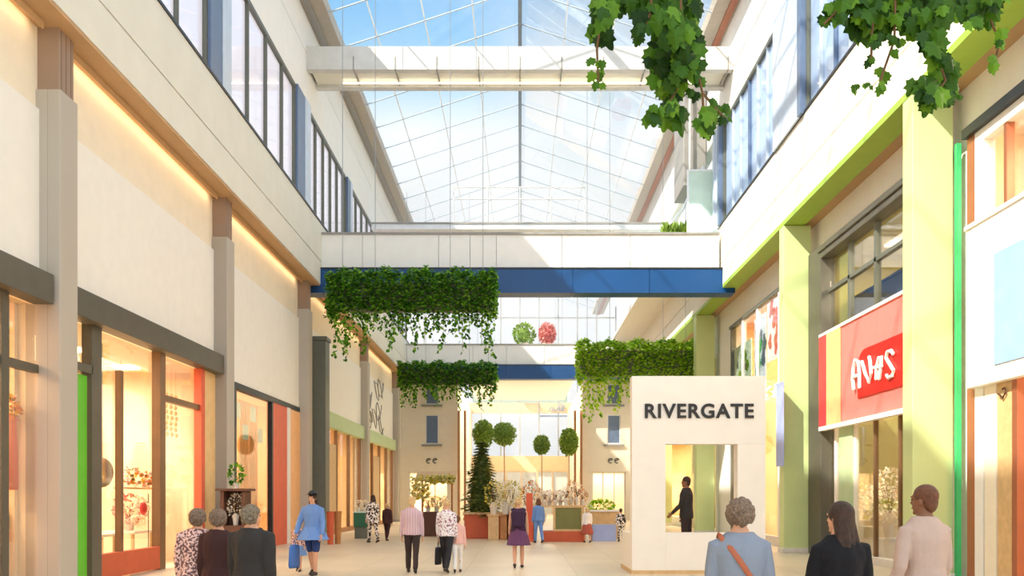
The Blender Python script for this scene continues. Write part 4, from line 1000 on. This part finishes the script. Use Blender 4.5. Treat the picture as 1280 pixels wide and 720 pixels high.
def torso_rings(k, g, z0, z1, wd=1, flare=0):
    prof = [(.60, .150, .115), (.80, .165, .125), (.90, .170, .125), (1.0, .150, .110), (1.08, .140, .105), (1.2, .155, .115), (1.3, .172, .120), (1.36, .172, .108), (1.41, .138, .088), (1.45, .092, .068), (1.48, .066, .062), (1.51, .058, .058)]
    zs = sorted(set([z0]+[p[0] for p in prof if z0 < p[0] < z1]+[z1])); out = []
    for z in zs:
        for (a, b) in zip(prof, prof[1:]):
            if a[0] <= z <= b[0]:
                f = (z-a[0])/(b[0]-a[0]); rx = a[1]+(b[1]-a[1])*f; ry = a[2]+(b[2]-a[2])*f; break
        else: rx, ry = prof[0][1:]
        fl = flare*max(0, (1.0-z))
        out.append((V((0, 0, z*k)), V(((rx*wd+g+fl)*k, 0, 0)), V((0, (ry+g+fl)*k, 0))))
    return out
def person(label, loc, yaw=0, h=1.7, top='cwhite', sleeves='long', bottom='trousers', bm_='cdark', hair='short', hm='hdark', skin='skin',
           arms=((.05, .12, .2), (-.05, .12, .2)), legs=((.2, .1), (-.2, .25)), turn=0, vox=.009, wd=1, hem=.86, skz=.55, flare=.25, bag=None, hips=1, puff=1, group=None, hat=None):
    k = h/1.72
    th = thing('person', label, 'person', loc, group, yaw)
    Rz = Matrix.Rotation(turn, 3, 'Z')
    body = MB(); body.loft(torso_rings(k, 0, .86, 1.5, wd), 20)
    topm, bot, shoes = MB(), MB(), MB()
    hc = V((0, .015, 1.605))*k
    def hp(x, y, z): return (hc+Rz@(V((x, y, z))*k))
    body.tube([V((0, -.005, 1.42))*k, hp(0, -.01, -.06)], [.058*k, .052*k], 12, True)
    body.ell(hp(0, -.008, .02), .074*k, .092*k, .098*k, 18, 12, Rz)
    body.ell(hp(0, .022, -.045), .056*k, .066*k, .070*k, 16, 10, Rz)
    body.ell(hp(0, .068, -.098), .024*k, .018*k, .018*k, 8, 6, Rz)
    body.tube([hp(0, .082, .012), hp(0, .096, -.022)], [.008*k, .012*k], 8, True)
    for s_ in (-1, 1): body.ell(hp(s_*.076, -.005, -.012), .010*k, .020*k, .032*k, 8, 6, Rz); body.ell(hp(s_*.03, .078, .028), .022*k, .012*k, .008*k, 8, 5, Rz)
    hand_pos = []
    for s_, (fw, out, bend) in zip((-1, 1), arms):
        sh = V((s_*.178*wd, 0, 1.365))*k; d = V((s_*math.sin(out), math.sin(fw)*math.cos(out), -math.cos(fw)*math.cos(out)))
        el = sh+d*.29*k; fb = fw+bend; d2 = V((s_*math.sin(out)*.4, math.sin(fb), -math.cos(fb))).normalized(); wr = el+d2*.25*k
        body.tube([V((s_*.10*wd, 0, 1.39))*k, sh, (sh+el)/2, el, el+d2*.08*k, wr], [.050*k, .050*k, .043*k, .037*k, .038*k, .026*k], 12, True)
        if sleeves == 'long': topm.tube([V((s_*.09*wd, 0, 1.39))*k, sh, (sh+el)/2, el, el+d2*.1*k, wr-d2*.02*k], [.056*k*puff, .062*k*puff, .060*k*puff, .052*k*puff, .050*k*puff, .040*k*puff], 14, True)
        elif sleeves == 'short': topm.tube([V((s_*.10*wd, 0, 1.41))*k, sh, (sh+el)/2, el-d*.04*k], [.06*k, .064*k, .060*k, .058*k], 14, True)
        else: topm.tube([V((s_*.08*wd, 0, 1.42))*k, V((s_*.14*wd, 0, 1.425))*k], [.055*k, .050*k], 12, True)
        nrm = V((-s_, 0, 0)); nrm = (nrm-d2*nrm.dot(d2)).normalized(); sd = d2.cross(nrm).normalized()
        if sd.y < 0: sd = -sd
        body.tube([wr, wr+d2*.045*k, wr+d2*.085*k], [.026*k, .036*k, .036*k], 12, True, .42, nrm)
        for j, L in enumerate((.078, .086, .080, .062)):
            b = wr+d2*.085*k+sd*(.029-.0195*j)*k; p = [b]; dr = d2.copy()
            for q in range(3):
                dr = (dr*math.cos(.35)+nrm*math.sin(.35)).normalized(); nn = nrm
                p.append(p[-1]+dr*L*k/3)
            body.tube(p, [.0095*k, .009*k, .0085*k, .0075*k], 8, True)
        b = wr+d2*.025*k+sd*.026*k
        body.tube([b, b+(d2*.5+sd*.7+nrm*.3).normalized()*.035*k, b+(d2*.75+sd*.5+nrm*.45).normalized()*.068*k], [.013*k, .011*k, .009*k], 8, True)
        hand_pos.append(wr+d2*.1*k)
    for s_, (a, b) in zip((-1, 1), legs):
        hpj = V((s_*.09*hips, 0, .90))*k; kn = hpj+V((s_*.0, math.sin(a), -math.cos(a)))*.43*k; an = kn+V((0, math.sin(a-b), -math.cos(a-b)))*.40*k
        body.tube([hpj, (hpj+kn)/2, kn, kn+(an-kn)*.3, an], [.085*k, .070*k, .052*k, .054*k, .036*k], 14, True)
        foot = V((0, math.cos(a-b)*.8+.2, math.sin((a-b))*.5 if a-b < 0 else 0)); foot = V((0, 1, -.0)) if a-b > -.1 else V((0, 1, -.35)).normalized()
        body.tube([an+V((0, -.03, -.035))*k, an+V((0, .02, -.03))*k, an+foot*.14*k+V((0, 0, -.04))*k], [.034*k, .036*k, .026*k], 10, True)
        shoes.tube([an+V((0, -.035, -.04))*k, an+V((0, .03, -.035))*k, an+foot*.15*k+V((0, 0, -.045))*k, an+foot*.18*k+V((0, 0, -.048))*k], [.042*k, .045*k, .036*k, .028*k], 12, True)
        if bottom == 'trousers': bot.tube([hpj+V((0, 0, .03))*k, (hpj+kn)/2, kn, kn+(an-kn)*.4, an+(kn-an)*.06], [.102*k, .088*k, .068*k, .066*k, .056*k], 14, True)
        if bottom == 'shorts': bot.tube([hpj+V((0, 0, .03))*k, (hpj+kn)/2, kn*.85+hpj*.15], [.102*k, .092*k, .080*k], 14, True)
    fuse(body, vox, 3, skin, 'body', th)
    topm.loft(torso_rings(k, .027*puff, hem, 1.475, wd, flare if hem < .8 else 0), 24); fuse(topm, vox*1.1, 4, top, 'shirt' if hem > .8 else 'coat', th)
    if bottom == 'skirt':
        bot.loft([(V((0, 0, z*k)), V((r*k, 0, 0)), V((0, r*.8*k, 0))) for z, r in ((skz, .17+flare*(1.04-skz)), ((skz+1.04)/2, .18+flare*(1.04-skz)*.45), (.93, .185), (1.04, .150))], 24)
    else: bot.loft(torso_rings(k, .012, .84, 1.02, wd*hips), 20)
    fuse(bot, vox*1.1, 3, bm_, bottom, th)
    fuse(shoes, vox*1.1, 2, 'shoe', 'shoes', th)
    # eyes and mouth
    mb = MB()
    for s_ in (-1, 1): mb.ell(hp(s_*.030, .079, .008), .010*k, .007*k, .007*k, 8, 6, Rz)
    mb.build('eyes', 'eye', th, local=True, smooth=True)
    MB().ell(hp(0, .084, -.062), .022*k, .008*k, .007*k, 8, 6, Rz).build('mouth', 'lip', th, local=True, smooth=True)
    hb = MB()
    if hair == 'short': hb.ell(hp(0, -.020, .038), .086*k, .098*k, .092*k, 18, 12, Rz); hb.ell(hp(0, -.055, -.01), .074*k, .055*k, .09*k, 14, 10, Rz)
    if hair == 'curly':
        for q in range(150):
            d = rv(); 
            if d.y > .35 and d.z < .35: continue
            hb.ell(hp(d.x*.095, -.022+d.y*.105, .015+d.z*.105), .022*k, .022*k, .022*k, 6, 5)
        hb.ell(hp(0, -.025, .02), .094*k, .098*k, .105*k, 16, 12, Rz)
    if hair in ('long', 'bob'):
        zl = -.27 if hair == 'long' else -.12
        hb.ell(hp(0, -.020, .035), .090*k, .104*k, .098*k, 20, 12, Rz)
        rg = []
        for z, rx, ry, yo in ((.03, .092, .088, -.03), (-.05, .100, .074, -.045), (-.12, .110, .062, -.055), (zl*.75-.03, .118, .055, -.075), (zl, .098, .036, -.09)):
            rg.append((hp(0, yo, z), Rz@V((rx*k, 0, 0)), Rz@V((0, ry*k, 0))))
        hb.loft(sorted(rg, key=lambda r_: -r_[0].z), 18)
        for s_ in (-1, 0, 1): hb.tube([hp(s_*.05, -.08, -.05), hp(s_*.06, -.11, zl*.7), hp(s_*.045, -.115, zl-.02)], [.03*k, .028*k, .012*k], 8, True)
    if hair == 'bun': hb.ell(hp(0, -.020, .035), .084*k, .098*k, .092*k, 18, 12, Rz); hb.ell(hp(0, -.08, .10), .045*k, .045*k, .04*k, 12, 8)
    fuse(hb, min(vox, .008), 2, hm, 'hair', th)
    if hat:
        hm_ = MB(); hm_.lathe(hp(0, -.01, .07), [(.10*k, 0), (.098*k, .05*k), (.06*k, .085*k), (.01, .09*k)], 18); hm_.lathe(hp(0, .03, .068), [(.13*k, 0), (.13*k, .008*k)], 18); hm_.build('cap', hat, th, local=True, smooth=True)
    if bag: bag(th, k, hand_pos)
    return th
def backpack(m):
    def f(th, k, hp_):
        b = MB(); b.box(-.14*k, .14*k, -.27*k, -.13*k, 1.02*k, 1.42*k); bp = b.build('backpack', m, th, bevel=.03, local=True)
        b = MB()
        for s_ in (-1, 1): b.tube([V((s_*.10, -.13, 1.38))*k, V((s_*.11, 0, 1.475))*k, V((s_*.11, .13, 1.38))*k, V((s_*.12, .135, 1.15))*k], .014, 6)
        b.build('straps', m, bp, local=True)
    return f
def handbag(m, side=0, big=1):
    def f(th, k, hp_):
        p = hp_[side]; b = MB(); b.loft([(p+V((0, 0, -z)), V((.05*big, 0, 0)), V((0, w_*big, 0))) for z, w_ in ((.14, .10), (.2, .15), (.42*big, .18), (.46*big, .15))], 14)
        bb = b.build('bag', m, th, local=True, smooth=True)
        MB().tube([p+V((0, -.07, -.15)), p+V((0, 0, .0)), p+V((0, .07, -.15))], .008, 6).build('handle', m, bb, local=True)
    return f
def crossstrap(m):
    def f(th, k, hp_):
        pts = []
        for q in range(21):
            a = q/20*2*PI; x = -.17*math.cos(a); s_ = math.sin(a)                       # loop round the torso, left shoulder to right hip
            z = 1.21+.245*math.cos(a); w_ = .150 if z < 1.38 else .11
            pts.append(V((-x*-1*.95 if 0 else -.165*math.cos(a), -w_*s_, z))*k)
        MB().tube(pts, .020, 8, flat=.35).build('shoulder_strap', m, th, local=True)
    return f
def ring_bag(m): return handbag(m)

# foreground trio on the right, backs to us
person('person with curly grey brown hair, light grey blue top and tan shoulder strap', (P(925, 0, 6.3).x, 6.3, 0), 0, 1.625, 'cblue', hair='curly', hm='hgrey', bm_='cdark', vox=.007, wd=1.05, bag=crossstrap('leather'), legs=((.03, .03), (-.03, .03)))
person('person with long dark brown hair and black knit top, in the right foreground', (P(1050, 0, 6.3).x, 6.3, 0), .1, 1.60, 'cblack', hair='long', hm='hdark', bm_='cdark', vox=.007, turn=.55, legs=((.03, .03), (-.03, .03)), arms=((.1, .14, .5), (0, .12, .3)))
person('person with short auburn hair and cream blouse, rightmost in the foreground', (P(1156, 0, 7.0).x, 7.0, 0), .25, 1.73, 'ccream', hair='short', hm='hbrown', bm_='cpurple', vox=.007, turn=.5, skin='skind', legs=((.03, .03), (-.03, .03)), arms=((-.1, .25, .5), (.1, .15, .6)))
# left group
person('person in charcoal jacket with silver brown hair, right of the left foreground group', (P(314, 0, 8.9).x, 8.9, 0), -.35, 1.55, 'cjacket', hair='curly', hm='hsilver', vox=.008, wd=1.25, hem=.72, flare=.05, turn=-.5, puff=1.3, legs=((.1, .05), (-.1, .05)))
person('person in dark plum coat with greying curly hair, middle of the left foreground group', (P(273, 0, 9.6).x, 9.6, 0), -.1, 1.50, 'cbrown', hair='curly', hm='hgrey', vox=.008, wd=1.0, hem=.62, flare=.1, puff=1.3, legs=((.1, .05), (-.1, .05)))
person('person in mottled pink and brown fur coat, leftmost of the left foreground group', (P(247, 0, 9.8).x, 9.8, 0), .1, 1.50, 'cfur', hair='curly', hm='hgrey', vox=.008, wd=1.0, hem=.60, flare=.12, puff=1.5, legs=((.1, .05), (-.1, .05)))
# mid ground
person('woman in light blue coat and dark cap, facing the camera with a blue bag', (P(391, 0, 18.4).x, 18.4, 0), PI-.2, 1.72, 'cdenim', bottom='shorts', bm_='cnavy', hair='long', hm='hdark', hem=.74, flare=.6, hat='black', bag=handbag('bagb', 1, 1.35), legs=((.15, .1), (-.15, .2)), arms=((.1, .2, .3), (.2, .35, .2)), puff=1.2)
person('child in mottled pink beside the woman in the light blue coat', (P(373, 0, 19.3).x, 19.3, 0), PI, 1.10, 'cfur', bottom='skirt', bm_='cdenim', hair='bob', hm='hblond', flare=.3)
person('man in pink striped shirt and dark trousers walking away, left of centre', (P(515, 0, 18.9).x, 18.9, 0), .05, 1.63, 'cstripe', sleeves='long', bm_='cdark', hair='short', hm='hblond', wd=1.08, legs=((.22, .1), (-.22, .15)), bag=None)
person('woman in white floral top and black trousers walking with a child, centre left', (P(558, 0, 18.9).x, 18.9, 0), -.2, 1.58, 'cfloral', bm_='cblackp', hair='bun', hm='hblond', bag=handbag('cblackp', 0, 1.1), legs=((.3, .1), (-.3, .2)))
person('child in pale pink top and white trousers, right of the woman in black trousers', (P(572, 0, 19.0).x, 19.0, 0), .1, 1.22, 'cpink', bm_='cwhite', hair='short', hm='hbrown', legs=((-.25, .2), (.25, .1)))
person('woman in purple dress and plum backpack walking away', (P(648, 0, 20.2).x, 20.2, 0), 0, 1.60, 'cplum', sleeves='none', bottom='skirt', bm_='cpurple', skz=.56, flare=.28, hair='bun', hm='hblond', bag=backpack('cplum'), legs=((-.18, .35), (.15, .05)))
person('person in denim blue standing by the olive green flower stall', (P(673, 0, 31.0).x, 31.0, 0), .3, 1.55, 'cdenim', bm_='cdenim', hair='bob', hm='hbrown', vox=.011)
person('person in black and white print, dark hair, by the forest green counter', (P(466, 0, 31.2).x, 31.2, 0), .6, 1.68, 'cspot', bm_='cspot', hair='bob', hm='hdark', vox=.011, hem=.7)
person('person all in dark plum by the left shops, with light hair', (P(484, 0, 32.4).x, 32.4, 0), -.3, 1.38, 'cbrown', bm_='cbrown', hair='curly', hm='hblond', vox=.011, hem=.78, flare=.1)
person('child in white top and dusty red skirt right of the olive green stall', (P(734, 0, 31.2).x, 31.2, 0), .2, 1.25, 'cwhite', bottom='skirt', bm_='cred', hair='bob', hm='hblond', vox=.011, skz=.4)
person('child in black and white print just left of the RIVERGATE board', (P(776, 0, 31.6).x, 31.6, 0), 0, 1.20, 'cspot', bm_='cspot', hair='short', hm='hdark', vox=.011)
person('man in dark jacket in profile, seen through the board opening', (P(858, 0, YB+1.2).x, YB+1.2, .34), 1.15, 1.74, 'cjacket', bm_='cdark', hair='short', hm='hdark', skin='skind', vox=.009, wd=1.02, hem=.8, turn=.2, legs=((.05, .03), (-.05, .03)), arms=((.3, .1, .5), (.1, .1, .3)))

# ------------------------------------------------------------------ sunlit haze in the far part of the mall
hz = bpy.data.materials.new('haze'); hz.use_nodes = True; tt = hz.node_tree; tt.nodes.clear()
vs = tt.nodes.new('ShaderNodeVolumeScatter'); vs.inputs['Density'].default_value = .013; vs.inputs['Anisotropy'].default_value = .2; vs.inputs['Color'].default_value = (1, .98, .94, 1)
oo = tt.nodes.new('ShaderNodeOutputMaterial'); tt.links.new(vs.outputs[0], oo.inputs['Volume'])
h_ = MB().prism([(37.2, 12.2), (37.2, 18.8), (77.5, 18.8), (77.5, .05), (53.5, .05), (53.5, 12.2)], lambda u, v: (-7.4, u, v), (14.8, 0, 0)).build('haze', hz); h_['kind'] = 'stuff'
tag(h_, 'bright sunlit haze filling the far part of the mall', 'haze')
